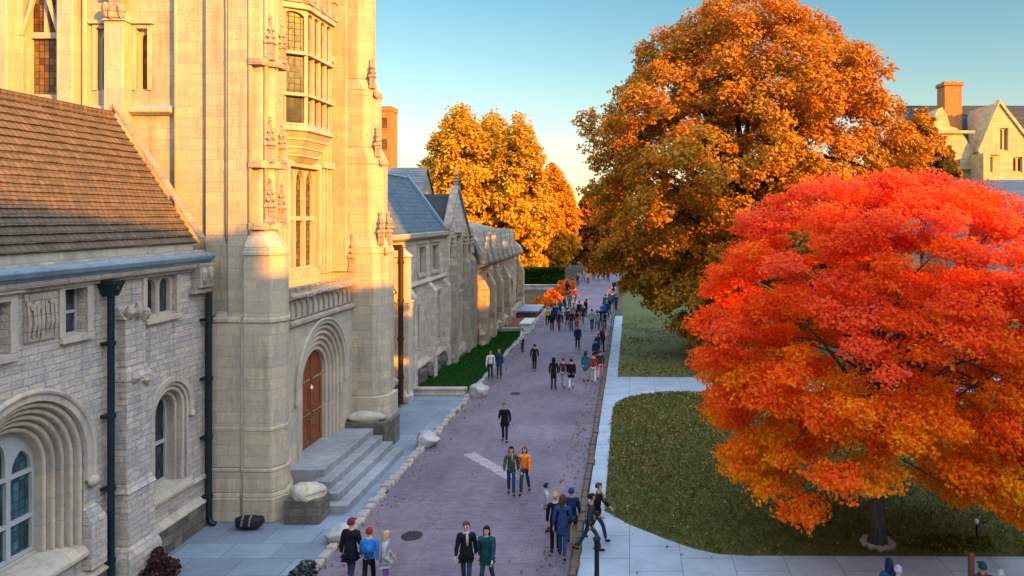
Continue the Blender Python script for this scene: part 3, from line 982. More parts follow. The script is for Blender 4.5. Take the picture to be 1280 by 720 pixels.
# the cross gable
b = MB()
GX = -12.15
gp = [(47.2, 0), (54.9, 0), (54.9, 8.6), (51.4, 11.6), (50.2, 11.6), (47.2, 8.6)]
gp = [(48.62, 0), (54.9, 0), (54.9, 8.3), (51.3, 11.5), (50.9, 11.9), (50.5, 11.5), (48.62, 9.2)]
gw = [rect(50.2, 51.6, 5.6, 8.6), rect(50.3, 51.5, 1.8, 4.4)]
b.prism(EAST(GX), gp, -.5, 0, holes=gw)
b.box(-22, GX - .52, 48.65, 54.88, 0, 8.2)
gab = b.build('gable', M['wing_stone'], wing, bevel=.02)
for o in gw:
    u0, u1, v0, v1 = o[0][0], o[1][0], o[0][1], o[2][1]
    window(gab, EAST(GX), o, lights_grid([u0, (u0 + u1) / 2, u1], [v0, v1], bar=.09, kind='pointed'), .25, 'glass', 'dressed', .14, hood=surround_rect(EAST(GX), u0, u1, v0, v1, .2, .08))
b = MB()
b.add([(GX - .3, 48.3, 8.7), (GX - .3, 50.9, 11.55), (-22, 50.9, 11.55), (-22, 48.3, 8.7), (GX - .3, 55.1, 8.0), (-22, 55.1, 8.0)], [(0, 1, 2, 3), (1, 4, 5, 2)])
b.build('roof', M['darkslate'], gab)
b = MB()
for (u0, v0, u1, v1) in ((48.5, 9.1, 50.7, 11.85), (51.1, 11.85, 55.0, 8.2)):
    b.add([EAST(GX)(u0, v0, -.4), EAST(GX)(u1, v1, -.4), EAST(GX)(u1, v1, .12), EAST(GX)(u0, v0, .12),
           EAST(GX)(u0, v0 + .3, -.4), EAST(GX)(u1, v1 + .3, -.4), EAST(GX)(u1, v1 + .3, .12), EAST(GX)(u0, v0 + .3, .12)],
          [(0, 1, 2, 3), (4, 7, 6, 5), (0, 4, 5, 1), (1, 5, 6, 2), (2, 6, 7, 3), (3, 7, 4, 0)])
b.build('gable_coping', M['carved'], gab, bevel=.02)
b = MB()
finial(b, GX - .1, 50.9, 11.9, 1.0, 6)
b.build('finial', M['carved'], gab)
for y in (48.9, 52.6, 54.6):
    b = MB()
    b.box(GX, GX + .5, y - .3, y + .3, 0, 6.6); b.wedge(GX, GX + .5, y - .3, y + .3, 6.6, 7.3, dx1=.35, dy0=.2, dy1=.2)
    finial(b, GX + .2, y, 7.2, 1.3, 6)
    b.build('carved_buttress', M['carved'], gab, bevel=.02)
b = MB()
frieze(b, EAST(GX), 48.7, 54.9, 5.0, 5.4, .4, .2, 31)
b.build('carved_band', M['carved'], gab)
b = MB()
for i in range(8): b.blob((GX + .15, 49 + i * .8, .45), (.35, .5, .5), i + 40, .3)
b.build('rubble_footing', M['carved'], gab, bevel=.02)
# annex with a curved, ribbed roof
annex = thing('ribbed_annex', 'warm rubble annex with curved stone-ribbed roof at the far end of the left-hand row', 'annex', (-14, 65, 0))
AX, AY0, AY1 = -11.7, 54.95, 76.0
EA = EAST(AX)
aops = [arch(70.3, 2.1, 2.2, 3.2, 'tudor', 12), rect(60.2, 61.3, 1.6, 4.2), rect(63.6, 64.7, 1.6, 4.2), rect(56.8, 57.8, 1.8, 4.0)]
b = MB()
b.prism(EA, rect(AY0, AY1, 0, 6.2), -.5, 0, holes=aops)
b.prism(SOUTH(AY1), rect(-19, AX - .51, 0, 6.2), 0, .4)
b.box(-19, -18.6, AY0, AY1 - .41, 0, 6.2)
b.build('wall', M['rustic'], annex)
for k_, o in enumerate(aops):
    if k_ == 0:
        window(annex, EA, o, lights_grid([68.3, 69.65, 70.95, 72.3], [2.25, 3.5], bar=.1), .35, 'brownglass', 'dressed', .14)
    else:
        u0, u1, v0, v1 = o[0][0], o[1][0], o[0][1], o[2][1]
        window(annex, EA, o, lights_grid([u0, u1], [v0, v1], bar=.1, kind='pointed'), .3, 'glass', 'dressed', .14, hood=surround_rect(EA, u0, u1, v0, v1, .22, .1))
b = MB()
b.prism(lambda u, v, d: (AX + v, d, u), [(5.95, -.1), (5.95, .1), (6.1, .4), (6.3, .45), (6.3, -.1)], AY0, AY1 + .3)
b.prism(SOUTH(AY1 + .3), rect(-19, AX + .45, 6.1, 6.3), -.1, .2)
b.build('cornice', M['carved'], annex, bevel=.02)
b = MB()
for y in (55.8, 58.9, 62.3, 66.2, 74.6):
    b.box(AX, AX + .7, y, y + .8, 0, 4.3); b.wedge(AX, AX + .7, y, y + .8, 4.3, 5.4, dx1=.6, dy0=.2, dy1=.2)
for i in range(13): b.blob((AX + .3, 56 + i * 1.55, .5), (.4, .8, .7), i + 80, .3)
b.build('buttress', M['rustic'], annex, bevel=.03)
# curved roof surface with hipped round end
def roof_pt(t, y, lift=0):
    a = t * math.pi / 2
    end = max(0.0, (y - 66.0) / (AY1 - 66.0))
    k = math.sqrt(max(0, 1 - end ** 2.2))
    h = (3.4 - .05 * (y - AY0)) * k + .02
    x = AX + .25 - (4.0) * (1 - math.cos(a)) + lift * math.cos(a)
    return (x, y, 6.3 + (h + lift) * math.sin(a))
b = MB()
nt, ny = 8, 28
vs = [roof_pt(i / nt, AY0 + (AY1 + .2 - AY0) * j / ny) for j in range(ny + 1) for i in range(nt + 1)]
fs = [(j * (nt + 1) + i, j * (nt + 1) + i + 1, (j + 1) * (nt + 1) + i + 1, (j + 1) * (nt + 1) + i) for j in range(ny) for i in range(nt)]
b.add(vs, fs)
b.add([(-15.45, AY0, 9.7), (-15.45, 66, 9.1), (-19, 66, 6.2), (-19, AY0, 6.2), (-15.45, 76, 6.3), (-19, 76, 6.2)], [(0, 1, 2, 3), (1, 4, 5, 2)])
ar = b.build('roof', M['slate'], annex)
b = MB()
for j in range(9):
    y = AY0 + .6 + j * 2.35
    b.tube([roof_pt(i / 6, y + .0, .05) for i in range(7)], [.42, .42, .4, .38, .36, .34, .3], 6)
for j in range(8):
    y = AY0 + 1.7 + j * 2.35
    p0 = roof_pt(.3, y)
    if y < 72:
        b.prism(EAST(p0[0] + .5), [(y - .75, 6.3), (y + .75, 6.3), (y + .75, 7.3), (y, p0[2] + 1.3), (y - .75, 7.3)], -1.2, 0)
b.build('stone_rib', M['carved'], ar, bevel=.02)

# ================================================================== far buildings
def far_gable_house(t, mat, roofm, x0, x1, y0, y1, z_e, z_r, axis='x', name='wall'):
    b = MB()
    if axis == 'x':     # ridge along x
        ym = (y0 + y1) / 2
        b.box(x0, x1, y0, y1, 0, z_e)
        b.prism(lambda u, v, d: (d, u, v), [(y0, z_e), (y1, z_e), (ym, z_r)], x0, x1)
        b.build(name, M[mat], t)
        r = MB(); k_ = .4
        r.add([(x0 - .2, y0 - k_, z_e - k_ + .15), (x1 + .2, y0 - k_, z_e - k_ + .15), (x1 + .2, ym, z_r + .15), (x0 - .2, ym, z_r + .15), (x1 + .2, y1 + k_, z_e - k_ + .15), (x0 - .2, y1 + k_, z_e - k_ + .15)], [(0, 1, 2, 3), (3, 2, 4, 5)])
    else:
        xm = (x0 + x1) / 2
        b.box(x0, x1, y0, y1, 0, z_e)
        b.prism(SOUTH(0), [(x0, z_e), (x1, z_e), (xm, z_r)], -y1, -y0)
        b.build(name, M[mat], t)
        r = MB(); k_ = .3
        r.add([(x0 - k_, y0 + .4, z_e - k_ + .1), (x0 - k_, y1, z_e - k_ + .1), (xm, y1, z_r + .1), (xm, y0 + .4, z_r + .1), (x1 + k_, y1, z_e - k_ + .1), (x1 + k_, y0 + .4, z_e - k_ + .1)], [(0, 1, 2, 3), (3, 2, 4, 5)])
    return r.build('roof', M[roofm], t)

ft = thing('brick_tower', 'square orange brick tower block far behind the blue slate roof', 'tower block', (-55, 153, 0))
b = MB(); b.box(-62, -49.0, 148, 152, 0, 32.3); b.box(-62.2, -48.85, 147.8, 152.2, 31.6, 32.6)
b.build('wall', M['far_brick'], ft, bevel=.05)
for zi in range(6):
    for xi in range(4):
        z = 6 + zi * 4.4; x = -60.4 + xi * 3.1
        wn = MB().prism(SOUTH(147.99), ring(rect(x - .2, x + 1.5, z - .2, z + 2.4), rect(x, x + 1.3, z, z + 2.2)), -.05, .12).build('window', M['far_brick'], ft)
        MB().prism(SOUTH(147.99), rect(x, x + 1.3, z, z + 2.2), -.04, .03).build('pane', M['brownglass'], wn)
rear = thing('stone_range', 'long stone range with grey slate roof behind the blue slate wing', 'college range', (-27, 76, 0))
far_gable_house(rear, 'grey_stone', 'greyslate', -34, -21.2, 70, 80, 9.5, 14.9, 'x')

house = thing('gabled_house', 'sunlit cream stone building with two front gables and tall chimney above the red tree', 'gabled building', (44, 92, 0))
far_gable_house(house, 'house_stone', 'darkslate', 35.6, 60, 88.5, 100, 17.8, 24.3, 'x')
g1 = MB(); EHS = SOUTH(86.5)
xa, xb = gx(1149, 86.5), gx(1216, 86.5)
xm = gx(1176, 86.5)
zt = lambda py, Y: CAMZ - (py - VY) * Y / F
gp = [(xa, 0), (xb, 0), (xb, zt(188, 86.5)), (gx(1205, 86.5), zt(170, 86.5)), (gx(1196, 86.5), zt(160, 86.5)), (gx(1188, 86.5), zt(158, 86.5)), (gx(1183, 86.5), zt(142, 86.5)), (gx(1178, 86.5), zt(134, 86.5)), (gx(1173, 86.5), zt(136, 86.5)), (gx(1166, 86.5), zt(148, 86.5)), (gx(1160, 86.5), zt(162, 86.5)), (gx(1149, 86.5), zt(166, 86.5))]
wopen = [rect(gx(1156, 86.5), gx(1163, 86.5), zt(215, 86.5), zt(185, 86.5)), rect(gx(1190, 86.5), gx(1200, 86.5), zt(225, 86.5), zt(200, 86.5))]
g1.prism(EHS, gp, -3, 0, holes=wopen)
gg = g1.build('shaped_gable', M['house_stone'], house)
for o in wopen:
    u0, u1, v0, v1 = o[0][0], o[1][0], o[0][1], o[2][1]
    window(gg, EHS, o, lights_grid([u0, u1], [v0, v1], bar=.1), .3, 'brownglass', 'house_stone', .12)
b = MB(); b.prism(EHS, rect(xa - .2, xb + .1, zt(167, 86.5), zt(163.5, 86.5)), 0, .35); b.prism(EHS, rect(xa - .2, xb + .1, zt(212, 86.5), zt(208, 86.5)), 0, .5)
b.build('string_course', M['house_stone'], gg)
Yg = 85.5
EHG = SOUTH(Yg)
xa, xb, xm = gx(1226, Yg), gx(1296, Yg), gx(1249, Yg)
xm = (xa + xb) / 2 - 1.0
gp = [(xa, 0), (xb, 0), (xb, zt(190, Yg)), (gx(1251, Yg), zt(128, Yg)), (gx(1247, Yg), zt(128, Yg)), (xa, zt(188, Yg))]
wo = [rect(gx(1250, Yg), gx(1260, Yg), zt(188, Yg), zt(160, Yg)), rect(gx(1229, Yg), gx(1241, Yg), zt(215, Yg), zt(196, Yg)), rect(gx(1266, Yg), gx(1278, Yg), zt(215, Yg), zt(196, Yg))]
b = MB(); b.prism(EHG, gp, -7, 0, holes=wo)
g2 = b.build('front_gable', M['house_stone'], house)
for o in wo:
    u0, u1, v0, v1 = o[0][0], o[1][0], o[0][1], o[2][1]
    window(g2, EHG, o, lights_grid([u0, (u0 + u1) / 2, u1], [v0, v1], bar=.12, kind='pointed'), .35, 'brownglass', 'house_stone', .14)
b = MB()
b.add([EHG(xa - .4, zt(189, Yg), .2), EHG(gx(1249, Yg), zt(124.5, Yg), .2), EHG(gx(1249, Yg), zt(124.5, Yg), -.7), EHG(xa - .4, zt(189, Yg), -.7),
       EHG(xa - .1, zt(192, Yg), .2), EHG(gx(1249, Yg), zt(129, Yg), .2), EHG(gx(1249, Yg), zt(129, Yg), -.7), EHG(xa - .1, zt(192, Yg), -.7)],
      [(0, 1, 2, 3), (4, 7, 6, 5), (0, 4, 5, 1), (1, 5, 6, 2), (2, 6, 7, 3), (3, 7, 4, 0)])
b.add([EHG(xb + .4, zt(189, Yg), .2), EHG(gx(1249, Yg), zt(124.5, Yg), .2), EHG(gx(1249, Yg), zt(124.5, Yg), -.7), EHG(xb + .4, zt(189, Yg), -.7),
       EHG(xb + .1, zt(192, Yg), .2), EHG(gx(1249, Yg), zt(129, Yg), .2), EHG(gx(1249, Yg), zt(129, Yg), -.7), EHG(xb + .1, zt(192, Yg), -.7)],
      [(0, 1, 2, 3), (4, 7, 6, 5), (0, 4, 5, 1), (1, 5, 6, 2), (2, 6, 7, 3), (3, 7, 4, 0)])
b.prism(EHG, rect(xa - .3, gx(1250, Yg), zt(193.5, Yg), zt(190.5, Yg)), 0.003, .3)
b.build('gable_coping', M['house_stone'], g2)
b = MB()
cx0, cx1 = gx(1178, 90), gx(1200, 90)
b.box(cx0, cx1, 89.4, 91.6, 15, zt(108, 90)); b.box(cx0 - .15, cx1 + .15, 89.25, 91.75, zt(108, 90), zt(103.5, 90))
b.box(cx0 + .3, cx0 + .9, 90, 91, zt(103.5, 90), zt(101, 90)); b.box(cx1 - .9, cx1 - .3, 90, 91, zt(103.5, 90), zt(101, 90))
b.build('chimney', M['far_brick'], house, bevel=.04)
b = MB(); b.box(gx(1214, 86), gx(1222, 86), 83, 88.4, 0, zt(194, 86)); b.build('link_block', M['house_stone'], house)
low = thing('slate_lodge', 'low stone lodge with blue-grey slate roof between the red tree and the gabled building', 'lodge', (40, 73, 0))
far_gable_house(low, 'grey_stone', 'greyslate', 31.5, 52, 68, 78, 10.2, 13.5, 'x')

# unseen hall added behind the camera to cast shade over the walk
dvec = Vector((-math.sin(R(50)), math.cos(R(50)))); pvec = Vector((math.cos(R(50)), math.sin(R(50))))
def sp(s, p, z): 
    q = dvec * s + pvec * p
    return (q.x, q.y, z)
shade = thing('shade_caster', 'long stone shade caster with slate roof, added out of view behind the camera', 'shade caster', sp(-34, 20, 0))
b = MB()
def obox(s0, s1, p0, p1, z0, z1):
    c8 = [sp(s0, p0, z0), sp(s1, p0, z0), sp(s1, p1, z0), sp(s0, p1, z0), sp(s0, p0, z1), sp(s1, p0, z1), sp(s1, p1, z1), sp(s0, p1, z1)]
    b.add(c8, [(0, 3, 2, 1), (4, 5, 6, 7), (0, 1, 5, 4), (1, 2, 6, 5), (2, 3, 7, 6), (3, 0, 4, 7)])
SH = 22.6  # ridge height; raised blocks and the low gap shape the cast shade
obox(-40, -28, -25, 18.2, 0, SH - 5); obox(-40, -28, 18.203, 22.597, 0, SH - 6); obox(-40, -28, 22.6, 84, 0, SH - 5)
obox(-40, -28, 22.6, 35, SH - 5, SH + 8)
obox(-40, -28, 62, 84, SH - 5.5, SH + 6)
obox(-36, -32, -25, 10.3, SH - 3, SH + 1.25)
b.build('wall', M['grey_stone'], shade)
b = MB()
for pa, pb in ((-25, 18.2), (22.6, 84)):
    b.add([sp(-27.6, pa, SH - 5.2), sp(-27.6, pb, SH - 5.2), sp(-34, pb, SH), sp(-34, pa, SH), sp(-40.4, pb, SH - 5.2), sp(-40.4, pa, SH - 5.2)], [(0, 1, 2, 3), (3, 2, 4, 5), (1, 4, 2), (0, 3, 5)])
b.build('roof', M['slate'], shade)
# ================================================================== GROUND
def sheet(name, poly, z, mat, kind='structure', label=None):
    b = MB(); n = len(poly)
    b.add([(p[0], p[1], z) for p in poly], [tuple(range(n))])
    o = b.build(name, mat)
    if o.data.polygons[0].normal.z < 0:
        o.data.flip_normals()
    tag(o, label, None, None, kind)
    return o


def ground_mat(name, stops, scale=1.5, rough=.9, bump=.5, fine=40):
    t = NT(name); pos = t.pos()
    n = t.noise(pos, scale, 6, .65); n2 = t.noise(pos, fine, 4, .7)
    n3 = t.noise(pos, scale * .12, 3, .5)
    f = t.math('ADD', t.math('MULTIPLY', n, .5), t.math('ADD', t.math('MULTIPLY', n2, .25), t.math('MULTIPLY', n3, .25)))
    return t.surf(t.ramp(f, stops), rough, n2, bump, .03)


def paving_mat(name, col, w, h, swap=False, var=.12, rough=.7):
    t = NT(name); pos = t.pos()
    br = t.n('ShaderNodeTexBrick', offset=.5)
    v = pos
    if swap:
        s = t.n('ShaderNodeSeparateXYZ'); t.l(pos, s.inputs[0]); c = t.n('ShaderNodeCombineXYZ')
        t.l(s.outputs[1], c.inputs[0]); t.l(s.outputs[0], c.inputs[1]); v = c.outputs[0]
    t.l(v, br.inputs['Vector'])
    br.inputs['Color1'].default_value = (*[c * (1 - var) for c in col], 1); br.inputs['Color2'].default_value = (*[c * (1 + var) for c in col], 1)
    br.inputs['Mortar'].default_value = (*[c * .5 for c in col], 1); br.inputs['Scale'].default_value = 1
    br.inputs['Mortar Size'].default_value = .014; br.inputs['Mortar Smooth'].default_value = .2
    br.inputs['Brick Width'].default_value = w; br.inputs['Row Height'].default_value = h
    n = t.noise(pos, .8, 6, .65); n2 = t.noise(pos, 18, 4, .6)
    c = t.mix(.65, br.outputs['Color'], t.ramp(n, [(.3, (.55, .55, .58)), (.7, (1, 1, 1))]), 'MULTIPLY')
    c = t.mix(.4, c, t.ramp(n2, [(.3, (.65, .65, .65)), (.7, (1, 1, 1))]), 'MULTIPLY')
    return t.surf(c, rough, t.math('SUBTRACT', t.math('MULTIPLY', n2, .3), br.outputs['Fac']), .35, .012)


def walk_mat():
    t = NT('walk_brick'); pos = t.pos()
    br = t.n('ShaderNodeTexBrick', offset=.5); t.l(pos, br.inputs['Vector'])
    base = (.20, .162, .188)
    br.inputs['Color1'].default_value = (*[c * .88 for c in base], 1); br.inputs['Color2'].default_value = (*[c * 1.15 for c in base], 1)
    br.inputs['Mortar'].default_value = (*[c * .84 for c in base], 1); br.inputs['Scale'].default_value = 1
    br.inputs['Mortar Size'].default_value = .012; br.inputs['Brick Width'].default_value = .3; br.inputs['Row Height'].default_value = .12
    n = t.noise(t.scaled(pos, (1, .4, 1)), .5, 7, .65)
    n2 = t.noise(pos, 2.2, 5, .7); n3 = t.noise(pos, 30, 3, .6)
    sp_ = t.ramp(n2, [(.58, (1, 1, 1)), (.72, (.42, .43, .5))])
    c = t.mix(.7, br.outputs['Color'], t.ramp(n, [(.36, (.5, .5, .57)), (.62, (1.0, .97, .97))]), 'MULTIPLY')
    c = t.mix(.6, c, sp_, 'MULTIPLY')
    vo = t.n('ShaderNodeTexVoronoi', feature='DISTANCE_TO_EDGE'); vo.inputs['Scale'].default_value = .55
    wv = t.n('ShaderNodeVectorMath', operation='MULTIPLY_ADD'); wn_ = t.n('ShaderNodeTexNoise'); wn_.inputs['Scale'].default_value = 1.1; wn_.inputs['Detail'].default_value = 5
    t.l(pos, wn_.inputs['Vector']); t.l(wn_.outputs['Color'], wv.inputs[0]); wv.inputs[1].default_value = (1.1, 1.1, 0); t.l(pos, wv.inputs[2]); t.l(wv.outputs[0], vo.inputs['Vector'])
    crack = t.math('MULTIPLY', t.math('LESS_THAN', vo.outputs[0], .012), t.math('GREATER_THAN', n, .47))
    c = t.mix(t.math('MULTIPLY', crack, .28), c, (.05, .04, .045))
    pv = t.n('ShaderNodeTexBrick', offset=.37, squash=1.6, squash_frequency=2); t.l(pos, pv.inputs['Vector'])
    pv.inputs['Color1'].default_value = (.74, .74, .77, 1); pv.inputs['Color2'].default_value = (1.08, 1.06, 1.05, 1); pv.inputs['Mortar'].default_value = (.6, .6, .6, 1)
    pv.inputs['Scale'].default_value = 1; pv.inputs['Brick Width'].default_value = 3.1; pv.inputs['Row Height'].default_value = 2.3; pv.inputs['Mortar Size'].default_value = .012
    c = t.mix(.75, c, pv.outputs['Color'], 'MULTIPLY')
    c = t.mix(.35, c, t.ramp(n3, [(.3, (.6, .6, .6)), (.7, (1, 1, 1))]), 'MULTIPLY')
    return t.surf(c, .72, t.math('SUBTRACT', n3, br.outputs['Fac']), .3, .01)


M['walk'] = walk_mat()
M['court'] = paving_mat('court_slab', (.215, .26, .305), 1.5, 1.0, False)
M['sidewalk'] = paving_mat('pale_concrete', (.36, .425, .475), 1.5, 1.5, True, .05, .75)
M['lawn'] = ground_mat('lawn_soil', [(.3, (.035, .055, .010)), (.5, (.075, .08, .02)), (.68, (.135, .10, .035))], 2.2)
M['darklawn'] = ground_mat('short_dark_lawn', [(.3, (.010, .06, .010)), (.7, (.022, .10, .016))], 3)
M['earth'] = ground_mat('earth', [(.3, (.05, .045, .025)), (.7, (.10, .075, .04))], .5)
M['mulch'] = ground_mat('red_mulch', [(.3, (.11, .028, .010)), (.7, (.26, .075, .022))], 4)
M['kerb'] = stone('kerb_stone', (.44, .41, .39), bw=.7, rh=.5, var=.35, stain=.8, bump=.8, rock=.6)
M['brownkerb'] = stone('brown_kerb', (.12, .085, .075), bw=.5, rh=.5, var=.4, stain=.8, bump=.8, rock=.6)

sheet('ground', [(-1500, -400), (1500, -400), (1500, 3000), (-1500, 3000)], -.03, M['earth'])
WL, WR = -8.75, -1.72
sheet('walkway', [(WL, 4), (WR, 4), (WR, 128), (WL, 128)], 0, M['walk'])
sheet('paved_court', [(-13.9, 4), (-9.05, 4), (-9.05, 40.1), (-12.6, 40.1), (-12.6, 33), (-13.9, 33)], .004, M['court'])
# right-hand paths
bend = [(2.6, 21.28), (1.95, 21.6), (1.07, 22.3), (0, 23.3), (-.86, 24.4)]
sw = [(-1.45, 4), (40, 4), (40, 20.9), (6, 21.15), (3.4, 21.17)] + bend + [(-.88, 37.2), (-.72, 38.4), (-.25, 39.4), (.6, 40.2), (1.9, 40.75), (4.2, 40.9), (40, 40.6), (40, 44.2), (3, 44.6), (-.75, 44.7), (-.68, 72), (-1.45, 72)]
sheet('pavement', sw, .012, M['sidewalk'])
lw = [(40, 20.9), (6, 21.15), (3.4, 21.17)] + bend + [(-.88, 37.2), (-.72, 38.4), (-.25, 39.4), (.6, 40.2), (1.9, 40.75), (4.2, 40.9), (40, 40.6)]
sheet('front_lawn', lw, .004, M['lawn'])
sheet('back_lawn', [(40, 44.2), (3, 44.6), (-.75, 44.7), (-.68, 72), (-1.6, 130), (80, 130), (80, 44.2)], .003, ground_mat('back_lawn_soil', [(.3, (.04, .075, .012)), (.5, (.08, .095, .02)), (.72, (.15, .10, .03))], 1.2))
sheet('side_lawn', [(-12.2, 40.45), (-9.1, 40.45), (-9.1, 62), (-12.2, 62)], .03, M['darklawn'])
sheet('mulch_bed', [(-11.7, 62.6), (-9.1, 62.6), (-9.1, 79), (-11.7, 79)], .05, M['mulch'])
sheet('far_lawn', [(-40, 80), (-9.1, 80), (-9.1, 140), (-40, 140)], .01, ground_mat('far_lawn_soil', [(.3, (.02, .02, .010)), (.7, (.06, .045, .022))], .8))
# kerbs
def kerb(name, x0, x1, y0, y1, z, mat, L, seed, wob=.03):
    rr = random.Random(seed); b = MB(); y = y0
    while y < y1:
        l = L * rr.uniform(.7, 1.4)
        dx = rr.uniform(-wob, wob); h = z * rr.uniform(.75, 1.2)
        b.wedge(x0 + dx, x1 + dx + rr.uniform(-wob, wob), y, min(y + l * .9, y1), -.02, h, dx0=.02, dx1=.02, dy0=.015, dy1=.015)
        y += l
    o = b.build(name, mat, bevel=.02)
    tag(o, kind='structure')
    return o
kerb('kerb', -9.05, -8.74, 4, 100, .15, M['kerb'], .5, 1, .06)
kerb('kerb', -1.73, -1.46, 4, 110, .11, M['brownkerb'], .6, 2, .03)
b = MB()
b.box(-12.3, -9.1, 40.08, 40.45, 0, .32); b.box(-12.3, -9.12, 40.0, 40.1, 0, .14); b.wedge(-12.3, -9.08, 40.03, 40.5, .323, .42, .03, .03, .03, .03)
lwl = b.build('low_wall', M['kerb'], bevel=.02)
tag(lwl, 'low grey stone wall between the paved court and the dark green side lawn', 'wall')
b = MB()
b.box(-12.0, -9.1, 62.0, 62.5, 0, .35)
pb = b.build('low_wall', plain('pinkish_stone', (.36, .28, .26), .85), bevel=.02)
tag(pb, 'low pinkish stone wall between the side lawn and the red mulch bed', 'wall')
b = MB(); b.wedge(-9.35, -8.5, 61.4, 64.4, 0, .75, .06, .06, .1, .1); b.wedge(-9.45, -8.4, 61.3, 64.5, .753, .88, .05, .05, .05, .05)
o = b.build('stone_block', plain('white_stone', (.55, .53, .5), .8), bevel=.03)
tag(o, 'pale stone block at the walkway end of the pinkish low wall', 'stone block')
bn = thing('slab_bench', 'wide grey stone slab bench standing on the red mulch bed', 'bench', (-10.0, 73, .04))
b = MB(); b.box(-11.4, -8.95, 70.6, 75.6, .5, .72); b.build('seat', M['lead'], bn, bevel=.04)
for y in (71.2, 74.6):
    b = MB(); b.box(-11.1, -9.2, y, y + .5, .03, .497); b.build('leg', M['grey_stone'], bn, bevel=.02)
# boulders
import mathutils.noise
def rock(name, mat, rad, seed):
    rr = random.Random(seed); bm = bmesh.new(); bmesh.ops.create_icosphere(bm, subdivisions=4, radius=1)
    pl = [(Vector((rr.gauss(0, 1), rr.gauss(0, 1), rr.gauss(0, 1))).normalized(), rr.uniform(.66, .86)) for _ in range(13)]
    so_ = Vector((seed * 3.1, seed, 0))
    for v in bm.verts:
        p = v.co.copy()
        for n_, d_ in pl:
            e = p.dot(n_) - d_
            if e > 0: p -= n_ * e * .88
        p *= 1 + .10 * mathutils.noise.noise(p * 2.2 + so_) + .035 * mathutils.noise.noise(p * 8 + so_)
        v.co = Vector((p.x * rad[0], p.y * rad[1], p.z * rad[2]))
    me = bpy.data.meshes.new(name); bm.to_mesh(me); bm.free(); me.materials.append(mat)
    for p in me.polygons: p.use_smooth = True
    o = bpy.data.objects.new(name, me); COL.objects.link(o)
    return o
pale = plain('pale_boulder', (.36, .335, .32), .9, .38, 3, .9, 0, .2, .05)
for (px, py, s, lab, sd) in ((421, 682, .44, 'pale rounded boulder nearest the camera beside the steps', 1), (531, 561, .55, 'pale rounded boulder on the paved court beyond the steps', 2), (597, 496, .55, 'pale rounded boulder at the corner of the side lawn', 3)):
    x, y = ground_pt(px, py)
    o = rock('boulder', pale, (s * 1.05, s * .9, s * .8), sd + 33); o.location = (x, y + s * .5, s * .5)
    tag(o, lab, 'boulder', 'boulders along the left kerb')
# things on the ground
for (px, py, s, lab) in ((515, 670, .33, 'dark round iron manhole cover on the walkway below the steps'), (644, 492, .3, 'dark round iron manhole cover on the walkway beside the side lawn')):
    x, y = ground_pt(px, py)
    b = MB(); b.lathe((0, 0, .002), [(s, 0), (s, .012), (s * .9, .014), (s * .88, .008), (.05, .008), (.04, .012)], 20)
    o = b.build('manhole_cover', M['iron']); o.location = (x, y, .001); tag(o, lab, 'manhole cover')
x0, y0 = ground_pt(586, 567); x1, y1 = ground_pt(640, 597)
dv = Vector((x1 - x0, y1 - y0)).normalized(); nv = Vector((-dv.y, dv.x)) * .26
t = NT('worn_paint'); pos = t.pos(); n = t.noise(pos, 5, 5, .7)
pm = t.n('ShaderNodeBsdfPrincipled'); pm.inputs['Base Color'].default_value = (.36, .31, .31, 1); pm.inputs['Roughness'].default_value = .8
tr = t.n('ShaderNodeBsdfTransparent'); mx = t.n('ShaderNodeMixShader')
t.l(t.ramp(n, [(.3, (.15, .15, .15)), (.5, (.85, .85, .85))]), mx.inputs[0]); t.l(tr.outputs[0], mx.inputs[1]); t.l(pm.outputs[0], mx.inputs[2]); t.l(mx.outputs[0], t.out.inputs[0])
sheet('worn_stripe', [(x0 + nv.x, y0 + nv.y), (x0 - nv.x, y0 - nv.y), (x1 - nv.x, y1 - nv.y), (x1 + nv.x, y1 + nv.y)], .005, t.mat)

# bag against the tower
bx, by = ground_pt(320, 655)
bag = thing('holdall_bag', 'black holdall bag with pale straps lying against the foot of the tower', 'bag', (bx, 23.0, .004))
b = MB(); b.blob((bx, 23.0, .24), (.48, .25, .22), 5, .25); b.build('body', plain('bag_cloth', (.012, .012, .014), .8), bag, smooth=True)
b = MB()
for k_ in (-.14, .1):
    b.tube([(bx + k_, 22.74, .2), (bx + k_ + .03, 22.74, .42), (bx + k_ + .05, 22.85, .56), (bx + k_ + .06, 23.0, .62)], .028, 6)
b.build('strap', plain('strap_cloth', (.16, .16, .15), .8), bag)

# posts
def lamp_post(x, y, h, label, topm):
    t_ = thing('bollard_light', label, 'bollard', (x, y, .012))
    b = MB(); b.lathe((x, y, .012), [(.12, 0), (.12, .12), (.07, .2), (.06, h - .35), (.085, h - .33), (.085, h - .28)], 12); b.build('post', M['iron'], t_, auto=40)
    b = MB(); b.lathe((x, y, .012), [(.06, h - .279), (.075, h - .1)], 10); b.build('lens', topm, t_)
    b = MB(); b.lathe((x, y, .012), [(.1, h - .099), (.1, h - .06), (.03, h), (.01, h + .03)], 12); b.build('cap', M['iron'], t_, auto=40)
lamp_post(gx(746, 18.0), 18.0, 2.0, 'slim black lamp bollard at the bottom edge on the pale pavement', M['iron'])
sx, sy = gx(1214, 17.6), 17.6
sg = thing('sign_post', 'reddish brown timber post at the front edge of the red tree lawn', 'post', (sx, sy, .012))
b = MB(); b.box(sx - .06, sx + .06, sy - .06, sy + .06, .012, 1.72); b.wedge(sx - .06, sx + .06, sy - .06, sy + .06, 1.72, 1.78, .04, .04, .04, .04)
b.build('post', plain('red_timber', (.16, .055, .035), .7), sg, bevel=.01)
b = MB(); b.box(sx - .09, sx + .09, sy - .09, sy + .09, .012, .25); b.build('socket', M['iron'], sg, bevel=.01)
